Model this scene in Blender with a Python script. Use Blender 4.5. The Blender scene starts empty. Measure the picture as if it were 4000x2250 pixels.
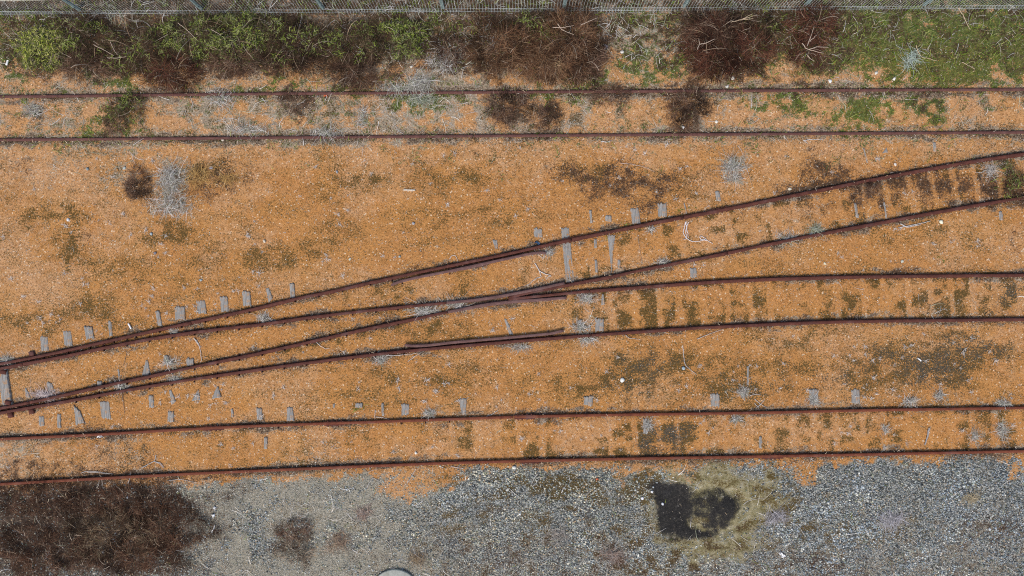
import bpy, math, random
import numpy as np

# ------------------------------------------------------------------ camera, sky, sun, exposure
scene = bpy.context.scene
COL = scene.collection
H = 17.17
cam_d = bpy.data.cameras.new("camera")
cam_d.sensor_width = 36.0
cam_d.lens = 24.0
cam_d.clip_end = 2000.0
cam = bpy.data.objects.new("camera", cam_d)
cam.location = (0, 0, H)
cam.rotation_euler = (0, 0, 0)
COL.objects.link(cam)
scene.camera = cam

SUN_AZ = math.atan2(-0.45, -0.90)      # from below-left of the picture
SUN_EL = math.radians(52)
world = bpy.data.worlds.new("World")
scene.world = world
world.use_nodes = True
wn = world.node_tree
wn.nodes.clear()
sky = wn.nodes.new("ShaderNodeTexSky")
sky.sky_type = 'NISHITA'
sky.sun_disc = False
sky.sun_elevation = SUN_EL
sky.sun_rotation = SUN_AZ
sky.air_density = 1.0
sky.dust_density = 3.0
bg = wn.nodes.new("ShaderNodeBackground")
bg.inputs['Strength'].default_value = 0.12
wo = wn.nodes.new("ShaderNodeOutputWorld")
wn.links.new(sky.outputs[0], bg.inputs[0])
wn.links.new(bg.outputs[0], wo.inputs[0])

sun_d = bpy.data.lights.new("sun", 'SUN')
sun_d.energy = 1.5
sun_d.angle = math.radians(16)
sun_d.color = (1.0, 0.95, 0.88)
sun = bpy.data.objects.new("sun", sun_d)
sx, sy = math.sin(SUN_AZ) * math.cos(SUN_EL), math.cos(SUN_AZ) * math.cos(SUN_EL)
from mathutils import Vector
sun.rotation_euler = Vector((sx, sy, math.sin(SUN_EL))).to_track_quat('Z', 'Y').to_euler()
sun.location = (sx * 40, sy * 40, math.sin(SUN_EL) * 40)
COL.objects.link(sun)

scene.view_settings.view_transform = 'Standard'
scene.view_settings.look = 'None'
scene.view_settings.exposure = 0.62
scene.cycles.use_denoising = False
scene.cycles.filter_width = 1.1
scene.view_settings.gamma = 1.0

rng = np.random.default_rng(7)
random.seed(7)

# ------------------------------------------------------------------ helpers
def W(px, py, z=0.0):
    """plan coordinates in centimetres read off the photograph -> world metres at height z"""
    k = (H - z) / H * 0.01
    return ((px - 1288) * k, (724.5 - py) * k, z)

def _h(ix, iy, s):
    n = (ix.astype(np.int64) * 374761393 + iy.astype(np.int64) * 668265263 + s * 974711) & 0xffffffff
    n = ((n ^ (n >> 13)) * 1274126177) & 0xffffffff
    n = (n ^ (n >> 16)) & 0xffffffff
    return n / 4294967295.0

def vn(x, y, s=0):
    xi, yi = np.floor(x), np.floor(y)
    fx, fy = x - xi, y - yi
    fx, fy = fx * fx * (3 - 2 * fx), fy * fy * (3 - 2 * fy)
    a, b = _h(xi, yi, s), _h(xi + 1, yi, s)
    c, d = _h(xi, yi + 1, s), _h(xi + 1, yi + 1, s)
    return (a * (1 - fx) + b * fx) * (1 - fy) + (c * (1 - fx) + d * fx) * fy

def fbm(x, y, s=0, o=4):
    t, a, n = 0, 1.0, 0
    for i in range(o):
        t = t + a * vn(x * 2 ** i, y * 2 ** i, s + i * 17)
        n += a
        a *= 0.5
    return t / n

def sf(x, y, s=0, o=4):
    return np.clip((fbm(x, y, s, o) - .5) * 2.3 + .5, 0, 1)

def sstep(a, b, x):
    t = np.clip((x - a) / (b - a), 0, 1)
    return t * t * (3 - 2 * t)

def mesh_np(name, v, f, mat, cols=None, smooth=False):
    """one mesh from numpy verts and equal-sized faces, optional per-vertex colour"""
    v = np.asarray(v, np.float32).reshape(-1, 3)
    f = np.asarray(f, np.int32)
    me = bpy.data.meshes.new(name)
    k = f.shape[1]
    me.vertices.add(len(v))
    me.vertices.foreach_set('co', v.ravel())
    me.loops.add(f.size)
    me.loops.foreach_set('vertex_index', f.ravel())
    me.polygons.add(len(f))
    me.polygons.foreach_set('loop_start', np.arange(0, f.size, k, dtype=np.int32))
    if smooth:
        me.polygons.foreach_set('use_smooth', np.ones(len(f), bool))
    me.update(calc_edges=True)
    me.validate()
    if cols is not None:
        a = me.color_attributes.new('Col', 'FLOAT_COLOR', 'POINT')
        c = np.ones((len(v), 4), np.float32)
        c[:, :3] = cols
        a.data.foreach_set('color', c.ravel())
    me.materials.append(mat)
    return me

def link(name, me, parent=None, loc=None):
    o = bpy.data.objects.new(name, me)
    COL.objects.link(o)
    if parent is not None:
        o.parent = parent
    if loc is not None:
        o.location = loc
    return o

def tag(o, label, cat, group=None, kind=None):
    o['label'] = label
    if cat:
        o['category'] = cat
    if group:
        o['group'] = group
    if kind:
        o['kind'] = kind
    return o

def empty(name, loc=(0, 0, 0), rz=0.0):
    o = bpy.data.objects.new(name, None)
    o.empty_display_size = 0.2
    o.location = loc
    o.rotation_euler = (0, 0, rz)
    COL.objects.link(o)
    return o

ORD = ['', 'first', 'second', 'third', 'fourth', 'fifth', 'sixth', 'seventh', 'eighth', 'ninth', 'tenth',
       'eleventh', 'twelfth', 'thirteenth', 'fourteenth', 'fifteenth', 'sixteenth', 'seventeenth', 'eighteenth']

# ------------------------------------------------------------------ node helpers
class NT:
    def __init__(s, name):
        s.m = bpy.data.materials.new(name)
        s.m.use_nodes = True
        s.t = s.m.node_tree
        s.t.nodes.clear()
        s.out = s.t.nodes.new('ShaderNodeOutputMaterial')
        s.b = s.t.nodes.new('ShaderNodeBsdfPrincipled')
        s.t.links.new(s.b.outputs[0], s.out.inputs[0])
        s.tc = s.t.nodes.new('ShaderNodeTexCoord')
    def lk(s, a, b):
        if hasattr(a, 'is_output') or isinstance(a, bpy.types.NodeSocket):
            s.t.links.new(a, b)
        else:
            b.default_value = a
    def noise(s, scale, detail=3, rough=0.55, out='Fac', vec=None, dist=0.0):
        n = s.t.nodes.new('ShaderNodeTexNoise')
        n.inputs['Scale'].default_value = scale
        n.inputs['Detail'].default_value = detail
        n.inputs['Roughness'].default_value = rough
        n.inputs['Distortion'].default_value = dist
        s.t.links.new(vec or s.tc.outputs['Object'], n.inputs['Vector'])
        return n.outputs[out]
    def voro(s, scale, out='Color', vec=None):
        n = s.t.nodes.new('ShaderNodeTexVoronoi')
        n.inputs['Scale'].default_value = scale
        s.t.links.new(vec or s.tc.outputs['Object'], n.inputs['Vector'])
        return n.outputs[out]
    def math(s, op, a, b=0.0, c=0.0):
        n = s.t.nodes.new('ShaderNodeMath')
        n.operation = op
        s.lk(a, n.inputs[0]); s.lk(b, n.inputs[1]); s.lk(c, n.inputs[2])
        return n.outputs[0]
    def ss(s, x, a, b, lo=0.0, hi=1.0):
        n = s.t.nodes.new('ShaderNodeMapRange')
        n.interpolation_type = 'SMOOTHSTEP'
        s.lk(x, n.inputs[0])
        n.inputs[1].default_value = a; n.inputs[2].default_value = b
        n.inputs[3].default_value = lo; n.inputs[4].default_value = hi
        return n.outputs[0]
    def mix(s, f, a, b, mode='MIX'):
        n = s.t.nodes.new('ShaderNodeMix')
        n.data_type = 'RGBA'
        n.blend_type = mode
        s.lk(f, n.inputs[0])
        s.lk((*a, 1) if isinstance(a, tuple) else a, n.inputs[6])
        s.lk((*b, 1) if isinstance(b, tuple) else b, n.inputs[7])
        return n.outputs[2]
    def ramp(s, x, stops):
        n = s.t.nodes.new('ShaderNodeValToRGB')
        s.lk(x, n.inputs[0])
        e = n.color_ramp.elements
        while len(e) < len(stops):
            e.new(0.5)
        for i, (p, c) in enumerate(stops):
            e[i].position = p
            e[i].color = (*c, 1)
        return n.outputs[0]
    def attr(s, name):
        n = s.t.nodes.new('ShaderNodeAttribute')
        n.attribute_name = name
        return n
    def mapping(s, scale):
        n = s.t.nodes.new('ShaderNodeMapping')
        n.inputs['Scale'].default_value = scale
        s.t.links.new(s.tc.outputs['Object'], n.inputs['Vector'])
        return n.outputs[0]
    def bump(s, h, strength=0.4, dist=0.02):
        n = s.t.nodes.new('ShaderNodeBump')
        n.inputs['Strength'].default_value = strength
        n.inputs['Distance'].default_value = dist
        s.lk(h, n.inputs['Height'])
        s.t.links.new(n.outputs[0], s.b.inputs['Normal'])
    def done(s, col, rough=0.9, spec=0.2):
        s.lk((*col, 1) if isinstance(col, tuple) else col, s.b.inputs['Base Color'])
        s.b.inputs['Roughness'].default_value = rough
        s.b.inputs['Specular IOR Level'].default_value = spec
        return s.m

def mat_col(name, rough=0.9, spec=0.15, var=0.25, scale=40):
    n = NT(name)
    a = n.attr('Col').outputs['Color']
    k = n.noise(scale, 2)
    c = n.mix(var, a, n.ramp(k, [(0.3, (0.35, 0.35, 0.35)), (0.7, (1.0, 1.0, 1.0))]), 'MULTIPLY')
    return n.done(c, rough, spec)

# ------------------------------------------------------------------ track plan (cm read off the photograph)
RAIL_Z = 0.085
R = {
 'A': [(-400, 244.5), (0, 242), (644, 235), (1288, 230.5), (1932, 226.5), (2576, 224), (2976, 222)],
 'B': [(-400, 354), (0, 351), (644, 345.7), (1288, 340.5), (1932, 336.2), (2576, 332), (2976, 329.5)],
 'C': [(-400, 998), (-200, 958), (0, 915.8), (100, 896.3), (200, 874.3), (300, 851.8), (400, 829.3), (500, 807.6), (644, 776), (744, 751.8),
       (844, 731.3), (906.5, 716.6), (1019, 692.5), (1144, 666.4), (1288, 636.6), (1413, 607.9), (1538, 582.4), (1610, 567.6),
       (1682, 553.1), (1788, 533.4), (1932, 504.5), (2057, 479.4), (2182, 454.4), (2332, 426), (2457, 404.4), (2576, 386.9), (2976, 330)],
 'D': [(-400, 975), (-200, 955), (0, 927.5), (57.5, 916), (150, 898.8), (250, 877.6), (350, 857.6), (450, 841.3), (575, 825.3), (644, 817.6),
       (769, 800), (894, 785), (1019, 771.8), (1119, 762.4), (1194, 754.8), (1288, 740), (1375, 722.6), (1420, 712.5)],
 'E': [(-400, 1113), (-200, 1071), (0, 1027.6), (75, 1012.6), (150, 996.3), (250, 973.8), (350, 952.6), (450, 931.3), (550, 910), (644, 890.5),
       (769, 862.6), (894, 833.8), (1019, 807.6), (1144, 781.6), (1219, 766.8), (1288, 758.6), (1363, 753.6), (1425, 749.0)],
 'F': [(-400, 1092), (-200, 1070), (0, 1038.8), (100, 1021.3), (200, 1003.8), (300, 985), (400, 967.6), (500, 952), (644, 931), (769, 913.4),
       (894, 897.6), (1019, 883.6), (1144, 871.9), (1288, 859.4), (1388, 851.3), (1488, 843.6), (1588, 836.3), (1738, 826.3),
       (1932, 816.3), (2057, 811), (2182, 808), (2432, 805), (2576, 803.5), (2976, 800)],
 'G': [(1279, 753), (1388, 741.9), (1483, 732.4), (1588, 724.5), (1688, 716.8), (1788, 709.6), (1932, 702.6), (2082, 698), (2232, 695.2), (2576, 692), (2976, 688.5)],
 'K': [(1279, 750.5), (1288, 747.6), (1393, 724), (1428, 717), (1538, 696.0), (1638, 674.5), (1788, 645.1), (1828, 636.8), (1932, 615.2),
       (2057, 589.9), (2182, 566.4), (2332, 538.4), (2432, 520.4), (2576, 496.9), (2976, 440)],
 'U': [(984, 717.5), (997, 711.5), (1019, 705.5), (1144, 679.2), (1288, 648.3), (1345, 636.8), (1361, 635.5), (1374, 637)],
 'L': [(1018, 868.0), (1034, 870), (1052, 870), (1144, 861), (1288, 848.4), (1363, 841.3), (1395.5, 837.3), (1418, 831.5)],
 'I': [(-400, 1125), (0, 1105.2), (253, 1093), (450, 1081.5), (644, 1072), (894, 1063.4), (1144, 1054.6), (1288, 1049.6), (1538, 1044.2),
       (1788, 1040.6), (1932, 1038), (2182, 1032.6), (2432, 1028.6), (2576, 1026.3), (2976, 1020)],
 'J': [(-400, 1240), (0, 1218.7), (253, 1204.2), (507, 1191.2), (644, 1185.2), (897, 1174.4), (1151, 1164.8), (1288, 1161.2), (1541, 1155.4),
       (1795, 1151), (1932, 1148.6), (2246, 1142.4), (2576, 1135.7), (2976, 1129)],
}
def cub(P, xs):
    """smooth Catmull-Rom style interpolation y(x) through P"""
    P = np.array(P, float)
    X, Y = P[:, 0], P[:, 1]
    m = np.gradient(Y, X)
    i = np.clip(np.searchsorted(X, xs) - 1, 0, len(X) - 2)
    h = X[i + 1] - X[i]
    t = np.clip((xs - X[i]) / h, -0.5, 1.5)
    t2, t3 = t * t, t * t * t
    return (2 * t3 - 3 * t2 + 1) * Y[i] + (t3 - 2 * t2 + t) * h * m[i] + (-2 * t3 + 3 * t2) * Y[i + 1] + (t3 - t2) * h * m[i + 1]

def rail_y(k, x):
    x = np.asarray(x, float)
    return cub(R[k], x)

def rail_dist(x, y, keys):
    """distance in cm from plan points to the nearest of the named rails"""
    best = np.full(np.shape(x), 1e6)
    for k in keys:
        P = R[k]
        kz = (H - RAIL_Z) / H
        xx = (x - 1288) / kz + 1288
        yy = (y - 724.5) / kz + 724.5
        d = np.abs(yy - rail_y(k, np.clip(xx, P[0][0], P[-1][0])))
        d = np.hypot(d, np.maximum(0, np.maximum(P[0][0] - xx, xx - P[-1][0])))
        best = np.minimum(best, d)
    return best

# ------------------------------------------------------------------ ground cover plan
SHRUBS = [  # x, y, rx, ry, height, kind, label
 (105, 118, 70, 50, .30, 'green', 'pale green leafy bush at the left end of the strip below the mesh fence'),
 (210, 95, 75, 50, .45, 'mix', 'dark brown bush with green shoots right of the pale green leafy bush'),
 (225, 165, 70, 32, .35, 'brown', 'dead brown bush bordering bare orange gravel near the left end of the fence strip'),
 (330, 130, 85, 52, .50, 'mix', 'tall tangled brown and green bush below the second fence post from the left'),
 (430, 183, 62, 36, .38, 'red', 'low dark red-brown mound reaching down onto orange gravel left of centre'),
 (480, 90, 85, 52, .50, 'leafy', 'leafy dark green bush right of the tangled brown and green bush'),
 (600, 85, 95, 55, .50, 'leafy', 'broad leafy green bush midway between the second and third fence posts'),
 (590, 150, 70, 30, .32, 'brown', 'low brown dead bush in front of the broad leafy green bush'),
 (740, 105, 85, 52, .45, 'mix', 'mixed brown and green bush just left of the third fence post'),
 (745, 160, 60, 26, .28, 'brown', 'thin brown dead bush below the mixed bush near the third fence post'),
 (875, 110, 85, 48, .42, 'mix', 'brown bush with bright grass shoots just right of the third fence post'),
 (890, 183, 58, 38, .36, 'brown', 'dark brown dead bush hanging low towards the upper siding rail'),
 (1000, 95, 75, 45, .38, 'leafy', 'green and brown bush left of the bright grass below the fourth fence post'),
 (1130, 125, 34, 36, .32, 'brown', 'small brown dead bush alone among grey straw'),
 (1255, 115, 75, 62, .45, 'rust', 'rusty brown dead bush at the left of the big central brush mound'),
 (1350, 70, 60, 36, .38, 'mix', 'brown bush with a green heart under the fifth fence post'),
 (1430, 90, 78, 62, .55, 'rust', 'tall rust coloured dead bush right of the fifth fence post'),
 (1380, 160, 105, 42, .40, 'rust', 'wide rusty dead bush at the lower edge of the big central brush mound'),
 (1470, 150, 50, 46, .36, 'brown', 'dark brown dead bush at the right end of the central brush mound'),
 (1790, 75, 70, 48, .45, 'brown', 'brown dead bush right of the sixth fence post'),
 (1830, 120, 105, 62, .50, 'red', 'large dark red-brown dead bush with a bare pale fork on top'),
 (1800, 165, 45, 22, .26, 'red', 'little dark red-brown bush at the foot of the large red-brown one'),
 (1900, 65, 50, 38, .40, 'mix', 'dark brown and green bush between the two red-brown dead bushes'),
 (2045, 62, 55, 42, .48, 'red', 'dark red-brown dead bush below the seventh fence post'),
 (2030, 125, 42, 36, .38, 'red', 'red-brown dead bush topped with several long bare pale sticks'),
 (1268, 268, 42, 34, .24, 'brown', 'small brown dead bush in the upper siding below the central brush mound'),
 (1362, 292, 46, 24, .18, 'brown', 'flat brown dead bush right of the small one in the upper siding'),
 (1535, 238, 46, 22, .20, 'brown', 'brown dead bush growing over the upper siding rail right of centre'),
 (1735, 262, 46, 34, .22, 'brown', 'brown dead bush in the upper siding with sticks lying across it'),
 (1728, 312, 32, 20, .15, 'brown', 'little brown dead bush close to the lower rail of the upper siding'),
 (318, 272, 40, 34, .24, 'mix', 'dark brown and green bush in the upper siding near the left'),
 (288, 318, 24, 22, .16, 'brown', 'little grey-brown bush below the dark bush in the upper siding'),
 (735, 258, 28, 22, .16, 'brown', 'tiny dark brown bush in the upper siding left of centre'),
 (2178, 478, 30, 20, .14, 'brown', 'small dark brown bush between the diverging rails at the right'),
 (2560, 470, 30, 34, .2, 'mix', 'dark green and brown bush between the diverging rails at the right edge'),
 (348, 462, 28, 36, .08, 'brown', 'low brown bush hugging the left of the grey straw mound'),
 (90, 1258, 110, 44, .15, 'dark', 'dark brown dead bush at the left edge just below the lowest rail'),
 (300, 1265, 130, 44, .15, 'dark', 'dark brown dead bush below the lowest rail at the lower left'),
 (105, 1385, 120, 62, .20, 'dark', 'rusty brown dead bush in the bottom left corner'),
 (290, 1345, 125, 58, .20, 'dark2', 'tawny olive dead bush in the middle of the bottom left brush'),
 (420, 1325, 96, 60, .20, 'dark', 'dark brown dead bush at the right edge of the bottom left brush'),
 (345, 1402, 115, 42, .20, 'dark', 'rusty dead bush along the lower rim of the bottom left brush'),
 (740, 1335, 42, 26, .16, 'brown', 'small dark brown dead bush alone on the grey sand'),
 (740, 1388, 46, 28, .16, 'litter', 'low heap of dead twigs and leaves below the small bush on grey sand'),
]
GS = [(.44, .42, .38), (.32, .30, .26), (.56, .53, .50), (.20, .17, .14), (.36, .36, .27)]
GOLD = [(.42, .25, .08), (.34, .19, .06), (.50, .32, .12), (.24, .13, .05)]
GRN = [(.34, .36, .28), (.26, .29, .20), (.42, .42, .36), (.20, .22, .12)]
TUFTS = [
 (430, 455, 46, 50, 'upper part of the pale grey straw mound above the turnout at the left', GS, 700, .2),
 (435, 515, 56, 38, 'lower part of the pale grey straw mound above the turnout at the left', GS, 600, .18),
 (505, 445, 42, 42, 'golden-brown dry grass tuft right of the grey straw mound', GOLD, 500, .15),
 (575, 452, 40, 16, 'thin golden-brown grass tuft trailing right of the golden one', GOLD, 220, .08),
 (1060, 215, 50, 28, 'big pale straw tuft flopping over the upper siding rail', GS, 700, .15),
 (1000, 225, 60, 16, 'pale straw tuft lying along the upper siding rail', GS, 420, .1),
 (1060, 255, 46, 26, 'greenish straw tuft in the siding below the big pale one', GRN, 480, .14),
 (1120, 160, 46, 40, 'pale straw tuft among the grass below the fourth fence post', GS, 500, .14),
 (910, 295, 16, 36, 'narrow upright grey straw tuft in the siding left of centre', GS, 260, .1),
 (820, 335, 50, 12, 'straw tuft lying along the lower siding rail left of centre', GS, 360, .08),
 (625, 325, 60, 16, 'straw tuft lying on the lower siding rail at the left', GS, 380, .08),
 (560, 250, 40, 26, 'pale straw tuft in the siding at the left', GS, 300, .1),
 (1405, 168 + 2, 30, 22, 'spiky tawny grass tuft on the central brush mound', [(.30, .19, .10), (.38, .25, .14)], 160, .5),
 (1842, 418, 36, 22, 'round grey straw tuft with white stones in it at the right', GS, 420, .12),
 (1842, 448, 30, 16, 'lower grey straw tuft under the round one at the right', GS, 220, .08),
 (2490, 430, 22, 26, 'white straw clump between the diverging rails at the right', [(.46, .42, .37), (.38, .35, .31)], 220, .12),
 (2050, 580, 24, 14, 'grey-green straw tuft above the lower diverging rail', GRN, 240, .09),
 (1985, 600, 40, 8, 'straw tuft along the lower diverging rail at the right', GS, 200, .06),
 (1668, 659, 20, 8, 'small pale straw tuft on the lower diverging rail', GS, 200, .07),
 (1380, 636, 16, 10, 'pale straw tuft past the end of the upper check rail', GS, 160, .06),
 (1638, 578, 14, 9, 'small pale straw tuft under the upper diverging rail', GS, 120, .05),
 (1068, 783, 50, 9, 'long pale straw tuft inside the throat of the crossing', GS, 420, .06),
 (1145, 766, 40, 7, 'pale straw tuft squeezed between the crossing rails', GS, 300, .06),
 (1470, 752, 30, 12, 'pale straw tuft right of the lower wing rail', GS, 260, .07),
 (1460, 822, 32, 12, 'curly straw tuft on a buried sleeper by the straight track', GS, 280, .07),
 (1480, 855, 36, 8, 'straw tuft along the underside of the straight track', GS, 220, .06),
 (1315, 872, 30, 9, 'straw tuft below the lower check rail', GS, 200, .06),
 (960, 905, 22, 12, 'ring-shaped straw tuft below the stock rail', GS, 220, .05),
 (120, 992, 40, 10, 'curly pinkish straw heap on the lower switch blade', [(.46, .38, .37), (.38, .30, .29), (.56, .49, .46)], 420, .09),
 (430, 912, 26, 10, 'pale straw tuft between the inner turnout rails', GS, 240, .07),
 (308, 972, 28, 6, 'pale straw tuft in the gap between lower blade and stock rail', GS, 220, .06),
 (440, 953, 24, 7, 'second pale straw tuft in the gap right of the first', GS, 200, .06),
 (440, 838 - 2, 16, 6, 'pale straw tuft between upper blade and stock rail', GS, 140, .05),
 (20, 905, 26, 9, 'pale straw tuft above the upper switch blade at the left edge', GS, 260, .06),
 (665, 800, 22, 9, 'brown-grey straw tuft above the inner rail', GS, 200, .06),
 (1080, 1038, 20, 12, 'grey straw tuft above the middle of the lowest track', GS, 200, .06),
 (1630, 1068, 12, 18, 'grey straw tuft in the lowest track right of centre', GS, 220, .07),
 (2048, 1008, 20, 14, 'curly grey straw tuft on a sleeper above the lowest track', GS, 260, .08),
 (1870, 985, 18, 12, 'white straw tuft with a dark shard above the lowest track', GS, 200, .07),
 (2290, 1010, 26, 10, 'straw tuft against the upper rail of the lowest track at the right', GS, 240, .07),
 (2360, 995, 14, 18, 'pale upright straw tuft above the lowest track near the right', GS, 200, .07),
 (2525, 1015, 26, 10, 'straw tuft against the upper rail of the lowest track at the right edge', GS, 220, .07),
 (1850, 1055, 16, 10, 'white straw tuft under the upper rail of the lowest track', GS, 160, .05),
 (2225, 1080, 8, 18, 'thin upright straw tuft inside the lowest track', GS, 120, .05),
 (2450, 1095, 12, 20, 'faded straw tuft inside the lowest track near the right', GS, 180, .06),
 (2520, 1085, 14, 30, 'tall faded straw tuft inside the lowest track at the right edge', GS, 260, .06),
 (2240, 1305, 40, 22, 'tangled lilac-grey straw tuft right of the burnt patch', [(.36, .34, .36), (.45, .43, .45), (.26, .25, .25)], 420, .1),
 (1950, 1300, 36, 24, 'tangled grey weed tuft at the edge of the tan ring', [(.34, .32, .33), (.44, .42, .43), (.22, .2, .2)], 400, .1),
 (2440, 1250, 22, 20, 'tan straw tuft on the ballast near the right edge', [(.40, .33, .20), (.32, .26, .17)], 240, .08),
 (1050, 1405, 22, 22, 'brown straw tuft beside the round concrete lid', [(.24, .17, .10), (.32, .24, .15), (.16, .11, .07)], 260, .08),
 (915, 1290, 28, 18, 'pinkish-brown straw tuft on the grey sand', [(.30, .21, .16), (.22, .15, .12), (.4, .33, .28)], 260, .07),
 (850, 1360, 34, 26, 'brown leafy straw tuft on the grey sand', [(.26, .18, .12), (.36, .26, .18), (.16, .1, .07)], 280, .07),
 (1540, 1395, 40, 22, 'brown-pink straw tuft left of the tan ring', [(.28, .2, .16), (.2, .14, .11), (.36, .3, .26)], 300, .08),
 (1400, 1350, 40, 26, 'grey-brown straw tuft on the ballast at the bottom', [(.3, .27, .24), (.22, .19, .16)], 260, .07),
 (90, 275, 24, 22, 'grey-brown straw tuft in the siding near the left edge', GS, 240, .08),
 (2290, 148, 22, 30, 'pale blue-green tuft in the green strip', [(.34, .42, .36), (.42, .48, .42)], 260, .1),
]
BARE = [  # straw
 (1090, 190, 150, 110, 1.25), (1100, 285, 200, 62, .95), (700, 290, 300, 52, .6), (560, 285, 190, 62, .5), (430, 490, 84, 86, 1.3), (300, 450, 130, 56, .65),
 (100, 440, 130, 60, .45), (250, 440, 120, 60, .5), (60, 160, 80, 45, .6), (70, 290, 120, 60, .4), (1600, 125, 110, 80, 1.15),
 (1680, 170, 60, 32, .55), (1560, 70, 80, 42, .7), (1840, 430, 42, 46, .75), (2500, 430, 60, 40, .6), (40, 1150, 120, 60, .55),
 (300, 1130, 220, 45, .35), (1240, 300, 70, 50, .55), (1480, 270, 60, 42, .45), (2300, 790, 120, 26, .5), (400, 230, 400, 40, .35),
 (2000, 215, 600, 30, .3), (2250, 1000, 300, 30, .3), (960, 330, 500, 26, .55), (780, 1150, 90, 36, .3), (2290, 150, 30, 40, .55),
 (300, 385, 260, 30, .35), (1900, 300, 200, 40, .25), (2400, 270, 140, 50, .35),
]
for t_ in TUFTS:
    if t_[5] in (GS, GRN) and t_[1] > 300:
        BARE.append((t_[0], t_[1], t_[2] * .9, t_[3] * .9, .7))
MOSS = [
 (1600, 940, 110, 55, .85), (1690, 930, 260, 66, .6), (1500, 970, 200, 55, .45), (1850, 960, 160, 60, .62), (2200, 940, 190, 60, .6), (2340, 910, 180, 60, .9),
 (2420, 880, 160, 40, .7), (1150, 960, 300, 60, .35), (1700, 770, 260, 46, .4), (2360, 765, 60, 46, .6), (2540, 750, 60, 42, .8),
 (2450, 700, 60, 30, .4), (100, 560, 130, 50, .6), (170, 620, 40, 60, .5), (420, 600, 150, 42, .45), (900, 440, 100, 32, .45),
 (1180, 430, 120, 60, .4), (1200, 540, 160, 50, .3), (850, 560, 70, 60, .4), (700, 640, 160, 42, .35), (350, 690, 250, 42, .35),
 (100, 800, 130, 42, .45), (520, 440, 100, 42, .65), (210, 795, 160, 36, .5), (1480, 440, 150, 32, .4), (1640, 470, 160, 52, .42),
 (1670, 1110, 76, 40, 1.0), (1560, 1120, 80, 30, .5), (1450, 1232, 200, 30, .9), (1610, 1235, 70, 42, .9), (1500, 1330, 180, 60, .35), (1620, 1400, 160, 50, .4),
 (2100, 1340, 160, 50, .5), (1960, 1260, 60, 60, .7), (2280, 1320, 120, 60, .4), (300, 760, 200, 30, .3), (1000, 820, 320, 30, .25), (2400, 600, 160, 40, .3),
 (2200, 590, 90, 30, .35), (950, 1000, 200, 30, .3), (2000, 860, 150, 30, .35),
]
for k in range(9):
    MOSS.append((150 + 28 * math.sin(k / 8 * 2.2), 520 + k * 20, 9, 16, .9))
for x in (1570, 1637, 1715, 1800, 1840):
    MOSS.append((x, 782, 26, 36, .6))
for x in (720, 780, 850, 905, 1040, 1095, 1130):
    MOSS.append((x, 862 - (x - 720) * .1, 17, 30, .55))
for x in (880, 960, 1010, 1065, 1110, 1150, 1330, 1480):
    MOSS.append((x, 745 - (x - 880) * .09, 16, 24, .5))
GREEN = [
 (60, 110, 130, 70, .7), (120, 90, 55, 60, .9), (250, 170, 80, 30, .35), (600, 90, 210, 60, .6), (1000, 100, 110, 60, .5), (1110, 78, 62, 44, .9),
 (1350, 85, 70, 34, .7), (1640, 165, 120, 50, .5), (1650, 60, 100, 42, .4), (1965, 110, 62, 70, .75), (2230, 95, 190, 80, .95), (2380, 130, 220, 50, .8),
 (2480, 95, 150, 72, .95), (2160, 270, 60, 60, .85), (2220, 290, 70, 32, .6), (2330, 262, 40, 50, .7), (2040, 250, 80, 42, .45),
 (1900, 255, 60, 22, .45), (320, 285, 50, 70, .6), (1340, 248, 46, 26, .6), (950, 240, 110, 22, .5), (1050, 250, 90, 30, .5),
 (2400, 170, 300, 40, .5), (80, 240, 90, 16, .4), (660, 225, 130, 14, .4), (1880, 215, 120, 14, .4), (2430, 212, 200, 14, .5), (1520, 215, 140, 24, .4),
 (300, 230, 60, 40, .45), (2380, 640, 20, 10, .3), (1310, 640, 20, 10, .3), (1585, 565, 40, 16, .4), (1740, 530, 30, 12, .4), (2500, 440, 40, 40, .5), (250, 330, 70, 30, .4),
 (880, 1020, 20, 14, .3), (830, 1095, 18, 14, .4), (1060, 760, 14, 10, .3),
]
BROWN = [
 (2330, 462, 70, 56, 1.0), (2400, 465, 60, 50, .9), (2470, 470, 80, 56, 1.05), (2240, 480, 60, 50, .75), (2150, 505, 60, 40, .6), (2180, 480, 40, 26, .9), (2560, 470, 56, 56, 1.1), (2050, 540, 60, 30, .4),
 (1490, 465, 90, 40, .75), (1590, 455, 72, 46, .9), (1640, 485, 52, 40, .95), (1400, 450, 60, 36, .5), (1560, 470, 200, 60, .42), (1690, 440, 62, 26, .45), (2080, 430, 72, 40, .8), (2050, 475, 110, 26, .7), (2250, 672, 34, 26, .45),
 (2540, 590, 28, 26, .6), (260, 1320, 300, 125, 1.1), (0, 1190, 200, 20, .8), (280, 1185, 320, 14, .6), (560, 1235, 60, 42, .6), (740, 1340, 50, 30, .7),
 (730, 1390, 62, 32, .7), (850, 1375, 42, 30, .5), (950, 1400, 30, 60, .35), (1100, 640, 1, 1, 0), (1060, 665, 40, 16, .6), (300, 1140, 110, 40, .35), (250, 1100, 80, 30, .3), (1245, 1270, 40, 30, .4),
 (2500, 1330, 120, 60, .45), (1490, 1300, 60, 40, .35), (1540, 1390, 60, 40, .5), (2020, 1420, 200, 40, .3), (1260, 1390, 200, 60, .25),
 (2330, 250, 30, 40, .6), (2060, 232, 60, 14, .6), (30, 430, 40, 30, .4), (345, 470, 46, 60, .85), (560, 450, 80, 36, .6), (515, 490, 40, 40, .6), (370, 520, 40, 30, .5), (220, 600, 40, 22, .35), (90, 285, 22, 22, .5),
]
for s in SHRUBS:
    if s[5] != 'green':
        BROWN.append((s[0], s[1] + 4, s[2] * 1.05, s[3] * 1.08, 1.05 if s[4] > .3 else .8))
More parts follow.
